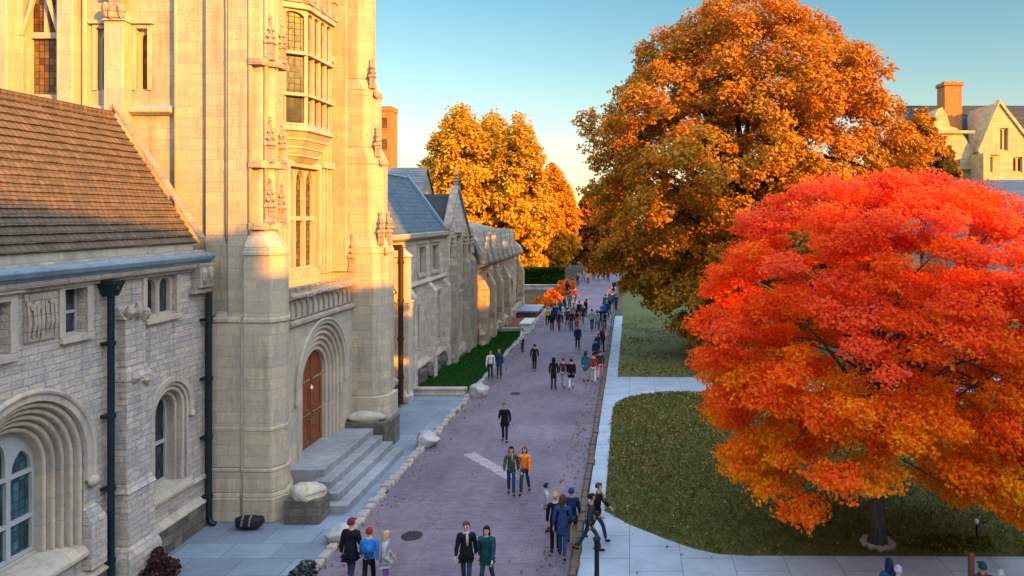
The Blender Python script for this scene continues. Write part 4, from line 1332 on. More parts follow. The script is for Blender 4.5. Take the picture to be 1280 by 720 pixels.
ml = thing('lantern', 'small white garden lantern on a dark stem under the red tree', 'lantern', (gx(1221, 22.2), 22.2, .004))
mx_, my_ = gx(1221, 22.2), 22.2
b = MB(); b.lathe((mx_, my_, .004), [(.06, 0), (.03, .08), (.03, .5)], 8); b.build('stem', M['iron'], ml)
b = MB(); b.lathe((mx_, my_, .004), [(.03, .501), (.06, .55), (.06, .63), (.02, .66)], 8); b.build('globe', plain('white_globe', (.8, .82, .82), .4, .05), ml, smooth=True)

# ================================================================== PLANTS
def leaf_mesh(name, C, N, size, tint, mat, parent, aspect=.62):
    n = len(C)
    rnd = RNG.normal(size=(n, 3))
    N = N / np.linalg.norm(N, axis=1, keepdims=True)
    A = np.cross(N, rnd); A /= np.linalg.norm(A, axis=1, keepdims=True) + 1e-9
    B = np.cross(N, A)
    s = size[:, None]
    V = np.empty((n, 4, 3))
    bend = N * s * .25
    V[:, 0] = C - A * s; V[:, 1] = C - B * s * aspect + bend; V[:, 2] = C + A * s; V[:, 3] = C + B * s * aspect + bend * .6
    off = np.array(root_loc(parent)) if parent is not None else np.zeros(3)
    V -= off
    me = bpy.data.meshes.new(name)
    me.vertices.add(n * 4); me.loops.add(n * 4); me.polygons.add(n)
    me.vertices.foreach_set('co', V.reshape(-1).astype(np.float32))
    me.loops.foreach_set('vertex_index', np.arange(n * 4, dtype=np.int32))
    me.polygons.foreach_set('loop_start', np.arange(0, n * 4, 4, dtype=np.int32))
    me.update(calc_edges=True)
    a = me.attributes.new('tint', 'FLOAT', 'POINT')
    a.data.foreach_set('value', np.repeat(np.clip(tint, 0, 1), 4).astype(np.float32))
    me.materials.append(mat)
    o = bpy.data.objects.new(name, me); COL.objects.link(o)
    if parent is not None: o.parent = parent
    return o


def clumps_on_profile(cx, cy, prof, n, rmin, rmax, inner=.25, jitter=.12):
    """prof: list of (z, radius) rows of the crown outline; returns clump centres and radii"""
    zs = np.array([p[0] for p in prof]); rs = np.array([p[1] for p in prof])
    out = []
    tries = 0
    lo = RNG.uniform(0, 6.28, 4)
    while len(out) < n and tries < n * 60:
        tries += 1
        z = RNG.uniform(zs[0], zs[-1]); r0 = np.interp(z, zs, rs)
        if RNG.uniform() > r0 / rs.max() + .08: continue
        a = RNG.uniform(0, 6.283)
        bump = 1 + jitter * (math.sin(3 * a + lo[0] + z * .5) * .6 + math.sin(5 * a + lo[1] - z * .8) * .5)
        k = RNG.uniform(.8, 1.0) if RNG.uniform() > inner else RNG.uniform(.2, .8)
        cr = RNG.uniform(rmin, rmax)
        rad = max(0, r0 * bump * k - cr * .55)
        c = np.array([cx + rad * math.cos(a), cy + rad * math.sin(a), z])
        ok = all(np.linalg.norm(c - q[0]) > .55 * (cr + q[1]) * .8 for q in out[-400:])
        if ok: out.append((c, cr))
    return out


def tree(name, label, cat, base, crown_base, trunk_r, clumps, n_leaves, size, tintfun, mat, bark, flat=.55, group=None, crown_c=None, limbs=26, trunk_top=None, lean=(0, 0), hang_k=.28):
    t_ = thing(name, label, cat, base, group)
    bx, by, bz = base
    top = trunk_top or crown_base + 3
    b = MB()
    tp = []
    nseg = 7
    for i in range(nseg + 1):
        f = i / nseg
        z = bz - .15 + (top - bz + .15) * f
        tp.append((bx + lean[0] * f + .06 * trunk_r * math.sin(3 * f * 3 + bx), by + lean[1] * f + .06 * trunk_r * math.cos(4 * f * 2), z))
    rad = [trunk_r * (1.55 if i == 0 else 1.12 if i == 1 else 1 - .62 * i / nseg) for i in range(nseg + 1)]
    b.tube(tp, rad, 12)
    # roots flare
    for k_ in range(6):
        a = k_ * 1.05 + .3
        b.tube([(bx + math.cos(a) * trunk_r * 2.0, by + math.sin(a) * trunk_r * 2.0, bz - .05), (bx + math.cos(a) * trunk_r * .9, by + math.sin(a) * trunk_r * .9, bz + trunk_r * 1.1), (bx, by, bz + trunk_r * 2.6)], [trunk_r * .18, trunk_r * .35, trunk_r * .3], 7)
    tr_ = b.build('trunk', bark, t_, smooth=True)
    b = MB()
    idx = RNG.permutation(len(clumps))[:limbs]
    for j in idx:
        c = clumps[j][0]
        f0 = RNG.uniform(.45, 1.0)
        s = Vector(tp[int(f0 * nseg)])
        e = Vector(c)
        m1 = s.lerp(e, .4) + Vector((RNG.normal() * .25, RNG.normal() * .25, (e - s).length * .10))
        m2 = s.lerp(e, .75) + Vector((RNG.normal() * .2, RNG.normal() * .2, (e - s).length * .08))
        r0 = trunk_r * RNG.uniform(.22, .4)
        b.tube([s, m1, m2, e], [r0, r0 * .6, r0 * .35, r0 * .12], 6)
        for q in range(3):
            st_ = m1.lerp(e, RNG.uniform(0, .8)); d_ = Vector((RNG.normal(), RNG.normal(), RNG.normal() * .5)) * (e - s).length * .14
            b.tube([st_, st_ + d_ * .5 + Vector((0, 0, .1)), st_ + d_], [r0 * .22, r0 * .14, r0 * .05], 5)
    b.build('limb', bark, tr_, smooth=True)
    # leaves
    w = np.array([c[1] ** 2 for c in clumps]); w /= w.sum()
    ci = RNG.choice(len(clumps), n_leaves, p=w)
    CC = np.array([c[0] for c in clumps])[ci]; CR = np.array([c[1] for c in clumps])[ci]
    d = RNG.normal(size=(n_leaves, 3)); d /= np.linalg.norm(d, axis=1, keepdims=True)
    rr = RNG.uniform(.15, 1, n_leaves) ** .5
    # ragged clumps: radius varies with direction
    ph = RNG.uniform(0, 6.28, (len(clumps), 3))[ci]
    rag = 1 + .3 * np.sin(4 * d[:, 0] + ph[:, 0]) * np.sin(3 * d[:, 1] + ph[:, 1]) + .2 * np.sin(6 * d[:, 2] + 5 * d[:, 0] + ph[:, 2])
    O = d * (rr * CR * rag)[:, None]
    O[:, 2] *= flat
    cc = np.array(crown_c if crown_c is not None else (bx, by, np.mean([c[0][2] for c in clumps])))
    outw = CC - cc; ol = np.linalg.norm(outw[:, :2], axis=1)
    # sprays hang lower on their outer side
    hang = (O[:, :2] * outw[:, :2]).sum(1) / (ol + 1e-6)
    O[:, 2] -= hang_k * hang
    P = CC + O
    N = np.stack([RNG.normal(size=n_leaves) * .75, RNG.normal(size=n_leaves) * .75, np.full(n_leaves, .65)], 1) + .5 * outw / (np.linalg.norm(outw, axis=1, keepdims=True) + 1e-6) + .35 * d
    ct = RNG.normal(size=len(clumps))[ci]
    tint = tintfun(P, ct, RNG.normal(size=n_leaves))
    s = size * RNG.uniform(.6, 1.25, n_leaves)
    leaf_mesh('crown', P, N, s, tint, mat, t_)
    return t_


def bark_mat(name, col):
    t = NT(name); pos = t.pos()
    n = t.noise(t.scaled(pos, (6, 6, 1.2)), 2.5, 6, .7)
    return t.surf(t.ramp(n, [(.3, tuple(c * .5 for c in col)), (.7, tuple(c * 1.4 for c in col))]), .9, n, .8, .03)


M['bark'] = bark_mat('grey_bark', (.085, .07, .055))
M['darkbark'] = bark_mat('dark_bark', (.05, .035, .025))
L_red = leafmat('red_leaf', [(0, (.90, .40, .012)), (.3, (.92, .28, .010)), (.55, (.92, .14, .010)), (.8, (.90, .075, .014)), (1, (.92, .13, .045))], .5)
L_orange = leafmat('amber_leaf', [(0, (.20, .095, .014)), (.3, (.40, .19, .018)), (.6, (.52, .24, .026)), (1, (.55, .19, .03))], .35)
L_gold = leafmat('gold_leaf', [(0, (.28, .16, .016)), (.5, (.60, .36, .026)), (1, (.68, .36, .035))], .35)
L_rust = leafmat('rust_leaf', [(0, (.10, .035, .012)), (.5, (.32, .10, .02)), (1, (.6, .17, .03))], .3)
L_green = leafmat('green_leaf', [(0, (.008, .022, .006)), (.5, (.018, .05, .010)), (1, (.05, .085, .015))], .25)
L_fire = leafmat('fire_leaf', [(0, (.35, .06, .01)), (.5, (.70, .16, .015)), (1, (.75, .26, .03))], .35)

# the red maple
RXc, RYc = 7.55, 21.9
prof = [(1.2, 4.2), (1.9, 5.0), (2.8, 5.5), (4, 5.8), (6, 5.95), (7.6, 5.9), (8.8, 5.5), (9.7, 4.9), (10.3, 4.1), (10.8, 3.0), (11.1, 1.6)]
cl = clumps_on_profile(RXc + .35, RYc, prof, 380, .45, .95, .2, .07)
cl = [c for c in cl if c[0][2] - .35 * c[1] > 1.2 + .37 * max(0, RYc - c[0][1]) * (.55 + .45 * math.exp(-((c[0][0] - RXc) / 2.2) ** 2)) and not (c[0][2] < 3.2 and abs(c[0][0] - RXc) < 1.5)]
tree('red_maple', 'round red and orange maple with drooping sprays on the front lawn', 'tree', (RXc, RYc, 0), 1.6, .2, cl, 300000, .06,
     lambda P, ct, r: .02 + .092 * P[:, 2] + .16 * ct + .19 * r, L_red, M['bark'], .5, crown_c=(RXc, RYc, 4.5), limbs=60, trunk_top=7.0, hang_k=.14)
# pale collar of stones at the trunk's foot
b = MB()
for k_ in range(11):
    a = k_ / 11 * 6.283
    b.blob((RXc + .4 * math.cos(a), RYc + .4 * math.sin(a), .06), (.15, .13, .09), k_ + 3, .3)
o = b.build('stone_ring', plain('ring_stone', (.30, .27, .235), .9, .35, 5, .8))
tag(o, 'ring of pale stones around the foot of the red maple trunk', 'edging')

# the great amber tree
AXc, AYc = 8.5, 53.0
prof = [(1.0, 4.6), (3, 7.0), (6, 9.4), (10, 11.3), (14, 12.3), (16.5, 11.4), (19.5, 9.6), (22.0, 7.8), (24, 6.2), (25.4, 3.8)]
cl = clumps_on_profile(AXc, AYc, prof, 950, .5, 1.4, .3, .15)
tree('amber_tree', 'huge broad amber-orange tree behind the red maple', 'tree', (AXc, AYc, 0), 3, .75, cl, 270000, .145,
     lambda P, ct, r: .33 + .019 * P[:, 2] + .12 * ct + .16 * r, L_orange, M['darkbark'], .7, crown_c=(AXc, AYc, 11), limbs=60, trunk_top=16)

def simple_tree(name, label, px, Y, py_top, py_bot, halfw_px, mat, n, size, bark, group='trees beyond the college buildings', cl_n=230, shape='round', tf=None):
    x = gx(px, Y); zt_ = CAMZ - (py_top - VY) * Y / F; zb = max(.6, CAMZ - (py_bot - VY) * Y / F); rw = halfw_px * Y / F
    if shape == 'round':
        prof = [(zb, rw * .55), (zb + (zt_ - zb) * .25, rw * .92), (zb + (zt_ - zb) * .5, rw), (zb + (zt_ - zb) * .75, rw * .75), (zb + (zt_ - zb) * .92, rw * .4), (zt_, rw * .12)]
    else:
        prof = [(zb, rw * .7), (zb + (zt_ - zb) * .4, rw), (zb + (zt_ - zb) * .7, rw * .7), (zt_, rw * .1)]
    cl = clumps_on_profile(x, Y, prof, cl_n, rw * .14, rw * .3, .25, .12)
    return tree(name, label, 'tree', (x, Y, 0), zb, rw * .07, cl, n, size, tf or (lambda P, ct, r: .5 + .12 * ct + .2 * r), mat, bark, .75, group, crown_c=(x, Y, (zt_ + zb) / 2), limbs=22, trunk_top=zb + (zt_ - zb) * .6)

simple_tree('golden_tree', 'golden tree with the tallest crown directly right of the brick tower block', 578, 108, 131, 345, 60, L_gold, 60000, .28, M['darkbark'])
simple_tree('golden_tree', 'golden tree partly hidden between its two taller golden neighbours', 615, 116, 140, 345, 52, L_gold, 42000, .28, M['darkbark'])
simple_tree('golden_tree', 'golden tree with a domed crown nearest the orange-gold tree over the hedge', 648, 108, 146, 350, 46, L_gold, 42000, .26, M['darkbark'])
simple_tree('golden_tree', 'lower orange-gold tree whose crown hangs over the hedge by the walkway', 690, 114, 205, 334, 36, leafmat('orange_gold_leaf', [(0, (.34, .15, .012)), (.5, (.68, .31, .02)), (1, (.74, .30, .03))], .35), 40000, .24, M['darkbark'])
simple_tree('rust_tree', 'small rust-red tree at the far end of the walkway', 738, 128, 236, 330, 22, L_rust, 12000, .36, M['darkbark'])
simple_tree('rust_tree', 'brown far tree behind the end of the walkway, close to the big amber crown', 765, 140, 222, 325, 26, L_rust, 9000, .42, M['darkbark'], tf=lambda P, ct, r: .25 + .1 * ct + .12 * r)
simple_tree('rust_tree', 'brown far tree between the rust-red tree and the orange-gold tree', 712, 150, 255, 330, 24, L_rust, 9000, .42, M['darkbark'], tf=lambda P, ct, r: .2 + .1 * ct + .12 * r)
simple_tree('brown_tree', 'brownish bronze tree in front of the shaped gable, right of the amber crown', 1152, 76, 140, 262, 34, L_orange, 20000, .28, M['darkbark'], tf=lambda P, ct, r: .38 + .14 * ct + .18 * r)
simple_tree('brown_tree', 'small golden brown tree directly under the tall chimney', 1186, 80, 183, 262, 16, L_orange, 8000, .26, M['darkbark'], cl_n=60, tf=lambda P, ct, r: .5 + .14 * ct + .18 * r)
simple_tree('bronze_tree', 'dark bronze tree filling the gap under the amber crown behind the back lawn', 865, 98, 250, 382, 60, L_orange, 20000, .34, M['darkbark'], tf=lambda P, ct, r: .22 + .1 * ct + .15 * r)
simple_tree('bronze_tree', 'dark bronze tree behind the red maple at the far side of the back lawn', 990, 100, 235, 375, 75, L_orange, 20000, .36, M['darkbark'], tf=lambda P, ct, r: .25 + .1 * ct + .15 * r)
simple_tree('bronze_tree', 'low green-brown tree behind the end of the annex', 636, 112, 290, 372, 40, L_green, 12000, .34, M['darkbark'], tf=lambda P, ct, r: .6 + .12 * ct + .2 * r)


def shrub(name, label, x, y, rx, ry, h, mat, n, size, group=None, cat='shrub', box=False, z0=0):
    t_ = thing(name, label, cat, (x, y, z0), group)
    if box:
        P = np.stack([RNG.uniform(-rx, rx, n), RNG.uniform(-ry, ry, n), RNG.uniform(.05, h, n)], 1)
        f = RNG.integers(0, 3, n)
        P[f == 0, 2] = h + RNG.normal(size=(f == 0).sum()) * .06
        P[f == 1, 1] = -ry + RNG.normal(size=(f == 1).sum()) * .06
    else:
        d = RNG.normal(size=(n, 3)); d /= np.linalg.norm(d, axis=1, keepdims=True); d[:, 2] = np.abs(d[:, 2])
        ph = RNG.uniform(0, 6, 3)
        k_ = RNG.uniform(.3, 1, n) ** .4 * (1 + .2 * np.sin(5 * d[:, 0] + ph[0]) * np.sin(4 * d[:, 1] + ph[1]) + .12 * np.sin(7 * d[:, 2] + ph[2]))
        P = d * k_[:, None] * np.array([rx, ry, h])
    P = P + np.array([x, y, z0])
    N = RNG.normal(size=(n, 3)) + np.array([0, -.2, .6])
    leaf_mesh('foliage', P, N, size * RNG.uniform(.6, 1.3, n), .5 + .2 * RNG.normal(size=n), mat, t_)
    b = MB()
    for q in range(5):
        a = q * 1.26
        b.tube([(x + .1 * rx * math.cos(a), y + .1 * ry * math.sin(a), z0), (x + .5 * rx * math.cos(a), y + .5 * ry * math.sin(a), z0 + h * .75)], [.03, .012], 5)
    b.build('stem', M['darkbark'], t_)
    return t_

for i, (px, py, s, hh) in enumerate(((684, 383, 1.0, 1.0), (697, 376, 1.0, 1.1), (708, 368, .9, 1.2), (714, 361, .9, 1.3))):
    x, y = ground_pt(px, py)
    lab = ['flame-orange shrub nearest the slab bench', 'flame-orange shrub second beyond the slab bench', 'flame-orange shrub third beyond the slab bench', 'flame-orange shrub farthest along the walkway'][i]
    shrub('orange_shrub', lab, x - .6, y, 1.25, 1.6, hh, L_fire, 2200, .16, 'orange shrubs along the left kerb')
shrub('clipped_hedge', 'dark green clipped hedge beyond the annex left of the walkway', -14, 104, 4.6, 1.2, 2.4, L_green, 9000, .2, None, 'hedge', True)
shrub('clipped_hedge', 'orange clipped hedge closing the far end of the walkway', -4.3, 129, 3.2, .8, 1.1, L_fire, 4000, .2, None, 'hedge', True)
b = MB(); b.box(-22, -9.6, 97.6, 98.1, 0, .55); b.box(-22, -9.5, 97.5, 98.2, .553, .68)
o = b.build('low_wall', M['kerb'], bevel=.02); tag(o, 'pale low stone wall in front of the dark green hedge', 'wall')
shrub('dark_shrub', 'reddish dark shrub at the foot of the hall buttress', -13.05, 19.9, .42, .55, .75, leafmat('dark_red_leaf', [(0, (.02, .012, .012)), (.6, (.07, .03, .028)), (1, (.16, .09, .07))], .2), 1500, .06, None, 'shrub')
shrub('dark_shrub', 'dark shrub with pale twigs at the bottom end of the left kerb', -9.0, 19.7, .3, .8, .35, leafmat('dusky_leaf', [(0, (.012, .016, .02)), (.6, (.04, .05, .06)), (1, (.3, .3, .3))], .2), 1300, .07, None, 'shrub')
shrub('dark_shrub', 'low yellow-green plants beside the red maple trunk', 9.8, 21.9, 1.3, .4, .3, leafmat('yellow_green_leaf', [(0, (.03, .05, .01)), (.6, (.12, .11, .015)), (1, (.3, .24, .03))], .3), 1500, .06, None, 'plants')

# grass and fallen leaves on the lawns
def inside(poly, P):
    x, y = P[:, 0], P[:, 1]; c = np.zeros(len(P), bool); n = len(poly)
    for i in range(n):
        x0, y0 = poly[i]; x1, y1 = poly[(i + 1) % n]
        if y0 == y1: continue
        k_ = ((y0 > y) != (y1 > y)) & (x < (x1 - x0) * (y - y0) / (y1 - y0) + x0)
        c ^= k_
    return c


def scatter(name, poly, n, size, z, mat, up, keep=None, ymin=None):
    pp = np.array(poly); P = np.stack([RNG.uniform(pp[:, 0].min(), min(pp[:, 0].max(), 26), n), RNG.uniform(pp[:, 1].min(), pp[:, 1].max(), n)], 1)
    P = P[inside(poly, P)]
    if keep is not None: P = P[keep(P)]
    m = len(P)
    if not up: P = P + RNG.normal(size=P.shape) * .035
    N = RNG.normal(size=(m, 3)) * .8
    if up: N[:, 2] = 1.0
    else: N[:, 2] *= .25
    C3 = np.column_stack([P, z + RNG.uniform(0, .03, m)])
    o = leaf_mesh(name, C3, N, size * RNG.uniform(.6, 1.4, m), RNG.uniform(0, 1, m), mat, None, .55 if up else .18)
    tag(o, kind='stuff')
    return o

lawn_leaf = leafmat('fallen_leaf', [(0, (.10, .055, .02)), (.4, (.17, .10, .032)), (.75, (.24, .14, .045)), (1, (.34, .25, .11))], .1)
grass_m = leafmat('grass_blade', [(0, (.045, .075, .006)), (.5, (.09, .125, .012)), (1, (.16, .165, .022))], .3)
nz = lambda P: (np.sin(P[:, 0] * 1.3 + 2 * np.sin(P[:, 1] * .7)) + np.sin(P[:, 1] * 1.1 + 1.7 * np.sin(P[:, 0] * .9))) * .25
scatter('grass', lw, 90000, .075, .05, grass_m, False)
tag(scatter('fallen_leaves', lw, 70000, .06, .055, lawn_leaf, True, lambda P: RNG.uniform(size=len(P)) < .12 + .75 * np.clip((P[:, 1] - 23) / 10, 0, 1) * (.6 + nz(P))), 'brown fallen leaves lying in the grass of the front lawn', 'fallen leaves', None, 'stuff')
scatter('fallen_leaves', [(26, 44.2), (3, 44.6), (-.75, 44.7), (-.68, 72), (26, 72)], 30000, .075, .05, lawn_leaf, True, lambda P: RNG.uniform(size=len(P)) < .35 + nz(P) + .4 * np.clip((52 - P[:, 1]) / 8, -.3, 1))
for (xa, xb, k_) in ((WL, WL + .9, 900), (WR - .9, WR, 1500), (-9.0, -1.8, 500)):
    P_n = k_ * 1
    scatter('fallen_leaves', [(xa, 12), (xb, 12), (xb, 110), (xa, 110)], P_n, .05, .012, lawn_leaf, True)
scatter('fallen_leaves', [(-1.4, 12), (20, 12), (20, 21.1), (3, 21.1), (-.9, 24), (-.9, 70), (-1.4, 70)], 900, .05, .02, lawn_leaf, True)
scatter('grass', [(-12.2, 40.5), (-9.12, 40.5), (-9.12, 62), (-12.2, 62)], 26000, .07, .06, leafmat('side_grass', [(0, (.008, .05, .006)), (1, (.03, .12, .018))], .3), False)
# ================================================================== PEOPLE
import mathutils.noise


def scarf_mesh(name, J):
    b = MB(); c = J['neck'] - Vector((0, 0, .01))
    b.tube([(c.x + .075 * math.cos(a), c.y + .07 * math.sin(a) , c.z + .01 * math.sin(3 * a)) for a in [i * .4488 for i in range(15)]], .032, 7)
    b.tube([(c.x + .03, c.y - .08, c.z), (c.x + .045, c.y - .135, c.z - .12), (c.x + .05, c.y - .15, c.z - .3)], [.03, .04, .03], 6)
    me = bpy.data.meshes.new(name); me.from_pydata(b.v, [], b.f)
    for p in me.polygons: p.use_smooth = True
    return me


def skin_mesh(name, verts, edges, radii, sub=1, root=0):
    me = bpy.data.meshes.new(name + '_cage')
    me.from_pydata([tuple(v) for v in verts], edges, [])
    o = bpy.data.objects.new(name + '_cage', me); COL.objects.link(o)
    md = o.modifiers.new('Skin', 'SKIN'); md.use_smooth_shade = True
    if not me.skin_vertices:
        bpy.context.view_layer.objects.active = o
    for i, sv in enumerate(me.skin_vertices[0].data):
        r = radii[i]
        sv.radius = (r, r) if isinstance(r, (int, float)) else r
        sv.use_root = (i == root)
    s = o.modifiers.new('Sub', 'SUBSURF'); s.levels = sub; s.render_levels = sub
    dg = bpy.context.evaluated_depsgraph_get(); dg.update()
    ev = o.evaluated_get(dg)
    out = bpy.data.meshes.new_from_object(ev)
    out.name = name
    bpy.data.objects.remove(o); bpy.data.meshes.remove(me)
    for p in out.polygons: p.use_smooth = True
    return out


class Chain:
    def __init__(self): self.v, self.e, self.r = [], [], []
    def add(self, p, r, parent=None):
        self.v.append(Vector(p)); self.r.append(r)
        if parent is not None: self.e.append((parent, len(self.v) - 1))
        return len(self.v) - 1


def skeleton(pose):
    """joints of a 1.75 m person facing -Y; angles in degrees, positive = forward"""
    J = {}
    hz = .93
    J['pelvis'] = Vector((0, 0, hz)); bend = R(pose.get('bend', 2))
    up = Vector((0, -math.sin(bend), math.cos(bend)))
    J['waist'] = J['pelvis'] + up * .16
    J['chest'] = J['pelvis'] + up * .36
    J['sho'] = J['pelvis'] + up * .49
    J['neck'] = J['pelvis'] + up * .56
    J['head'] = J['neck'] + Vector((0, -.02, .12))
    for s, k in ((-1, 'L'), (1, 'R')):
        th, sh = pose['legs'][k]
        hip = J['pelvis'] + Vector((s * .09, 0, -.03))
        kn = hip + Vector((s * .005, -math.sin(R(th)), -math.cos(R(th)))) * .43
        an = kn + Vector((0, -math.sin(R(sh)), -math.cos(R(sh)))) * .42
        toe_drop = -.045 if sh > -20 else -.10
        J['hip' + k], J['knee' + k], J['ank' + k] = hip, kn, an
        J['toe' + k] = an + Vector((s * .03, -.15, toe_drop)) if sh > -20 else an + Vector((s * .02, -.09, -.13))
        J['heel' + k] = an + Vector((0, .04, -.05))
        ua, fa, out = pose['arms'][k]
        shd = J['sho'] + Vector((s * .185, 0, -.03))
        dirn = lambda a, o_: Vector((s * math.sin(R(o_)), -math.sin(R(a)) * math.cos(R(o_)), -math.cos(R(a)) * math.cos(R(o_))))
        el = shd + dirn(ua, out) * .29
        wr = el + dirn(fa, out - 6) * .25
        J['sh' + k], J['el' + k], J['wr' + k] = shd, el, wr
        J['hd' + k] = dirn(fa, out - 6)
    low = min(min(J['toe' + k].z, J['heel' + k].z) for k in 'LR') - .035
    for k in J:
        if not k.startswith('hd'): J[k] = J[k] - Vector((0, 0, low))
    return J


def body_mesh(name, J):
    c = Chain()
    p = c.add(J['pelvis'], (.125, .09)); w = c.add(J['waist'], (.105, .08), p); ch = c.add(J['chest'], (.13, .09), w)
    so = c.add(J['sho'], (.09, .07), ch); nk = c.add(J['neck'], (.05, .052), so)
    hd = J['head']
    jaw = c.add(hd + Vector((0, -.012, -.035)), (.058, .072), nk)
    mid = c.add(hd + Vector((0, .0, .05)), (.074, .092), jaw)
    top = c.add(hd + Vector((0, .012, .125)), (.052, .066), mid)
    nose = c.add(hd + Vector((0, -.105, .015)), (.012, .016), mid)
    for s in (-1, 1): c.add(hd + Vector((s * .083, .012, .02)), (.010, .02), mid)
    for s, k in ((-1, 'L'), (1, 'R')):
        h = c.add(J['hip' + k], (.075, .08), p); kn = c.add(J['knee' + k], (.05, .055), h); an = c.add(J['ank' + k], (.03, .034), kn)
        c.add(J['heel' + k].lerp(J['toe' + k], .6) + Vector((0, 0, .012)), (.02, .014), an)
        sh = c.add(J['sh' + k], .052, so); el = c.add(J['el' + k], .04, sh); wr = c.add(J['wr' + k], (.026, .022), el)
        d = J['hd' + k]; side = Vector((0, 1, 0)) if abs(d.y) < .8 else Vector((0, 0, 1))
        side = (side - d * side.dot(d)).normalized(); inn = d.cross(side).normalized()
        if inn.x * s > 0: inn = -inn
        pm = c.add(J['wr' + k] + d * .055, (.034, .018), wr)
        fwd = side if side.y < 0 else -side
        for i in range(4):
            o_ = (i - 1.5) * .018
            L = (.036, .042, .04, .03)[i]
            a = c.add(J['wr' + k] + d * .088 + fwd * -o_, .0085, pm)
            b_ = c.add(c.v[a] + d * L + inn * .008, .008, a)
            c.add(c.v[b_] + d * L * .7 + inn * .022, .007, b_)
        t1 = c.add(J['wr' + k] + d * .035 + fwd * .036, .011, pm)
        c.add(c.v[t1] + d * .04 + fwd * .018 + inn * .01, .009, t1)
    me = skin_mesh(name, c.v, c.e, c.r, 1)
    return me


def jacket_mesh(name, J, long=0.0, fat=1.0, hood=False, sleeves=True):
    c = Chain()
    f = fat
    up = (J['waist'] - J['pelvis']).normalized()
    p = c.add(J['pelvis'] - up * .05, (.178 * f, .14 * f))
    if long:
        q = c.add(J['pelvis'] - Vector((0, 0, long)), (.19 * f, .16 * f), p)
    w = c.add(J['waist'], (.15 * f, .115 * f), p); ch = c.add(J['chest'], (.165 * f, .12 * f), w)
    so = c.add(J['sho'], (.12 * f, .092 * f), ch); c.add(J['neck'] - Vector((0, 0, .015)), (.07, .07), so)
    if hood: c.add(J['sho'] + Vector((0, .09, .05)), (.085, .05), so)
    for s, k in ((-1, 'L'), (1, 'R')):
        sh = c.add(J['sh' + k], .078 * f, so); el = c.add(J['el' + k], .06 * f, sh); c.add(J['el' + k].lerp(J['wr' + k], .93), .045 * f, el)
    me = skin_mesh(name, c.v, c.e, c.r, 2)
    nz_ = mathutils.noise
    for v in me.vertices:      # folds in the cloth
        q = v.co * 9
        v.co += v.normal * (.016 * nz_.noise(Vector((q.x, q.y, q.z * 1.8))) + .007 * nz_.noise(v.co * 26))
    return me


def trousers_mesh(name, J):
    c = Chain()
    p = c.add(J['pelvis'] + Vector((0, 0, -.01)), (.125, .092))
    for s, k in ((-1, 'L'), (1, 'R')):
        h = c.add(J['hip' + k] - Vector((0, 0, .04)), (.08, .084), p); kn = c.add(J['knee' + k], (.066, .07), h); c.add(J['ank' + k] + Vector((0, 0, .0)), (.055, .06), kn)
    return skin_mesh(name, c.v, c.e, c.r, 1)


def shoe_mesh(name, J, k):
    c = Chain()
    a = c.add(J['heel' + k] + Vector((0, 0, .012)), (.042, .045)); b_ = c.add(J['heel' + k].lerp(J['toe' + k], .55) + Vector((0, 0, .014)), (.046, .042), a)
    c.add(J['toe' + k] + Vector((0, 0, .004)), (.042, .03), b_)
    return skin_mesh(name, c.v, c.e, c.r, 1)


def hair_mesh(name, J, style):
    hd = J['head'] + Vector((0, .012, .045))
    bm = bmesh.new()
    bmesh.ops.create_uvsphere(bm, u_segments=18, v_segments=12, radius=1)
    rr = random.Random(5)
    kill = []
    for v in bm.verts:
        d = v.co.copy()
        if d.y < -.25 and d.z < .35: kill.append(v)
        elif style != 'long' and d.z < -.45: kill.append(v)
        k = 1 + rr.uniform(-.04, .05)
        v.co = Vector((d.x * .098 * k, d.y * .122 * k, d.z * .118 * k))
        if style == 'long' and d.z < -.1 and d.y > -.3:
            v.co.z -= (-.1 - d.z) * .26; v.co.x *= 1.12; v.co.y += .012
    bmesh.ops.delete(bm, geom=kill, context='VERTS')
    if style == 'cap':
        r_ = bmesh.ops.create_uvsphere(bm, u_segments=12, v_segments=6, radius=1)
        for v in r_['verts']: v.co = Vector((v.co.x * .075, v.co.y * .07 - .13, v.co.z * .012 + .035))
    for v in bm.verts: v.co += hd
    me = bpy.data.meshes.new(name); bm.to_mesh(me); bm.free()
    for p in me.polygons: p.use_smooth = True
    return me


def pack_mesh(name, J):
    bm = bmesh.new()
    bmesh.ops.create_cube(bm, size=1)
    bmesh.ops.bevel(bm, geom=bm.edges[:], offset=.22, segments=3, affect='EDGES')
    m = J['waist'].lerp(J['sho'], .55) + Vector((0, .17, 0))
    for v in bm.verts: v.co = Vector((v.co.x * .32, v.co.y * .2, v.co.z * .46)) + m
    me = bpy.data.meshes.new(name); bm.to_mesh(me); bm.free()
    for p in me.polygons: p.use_smooth = True
    return me


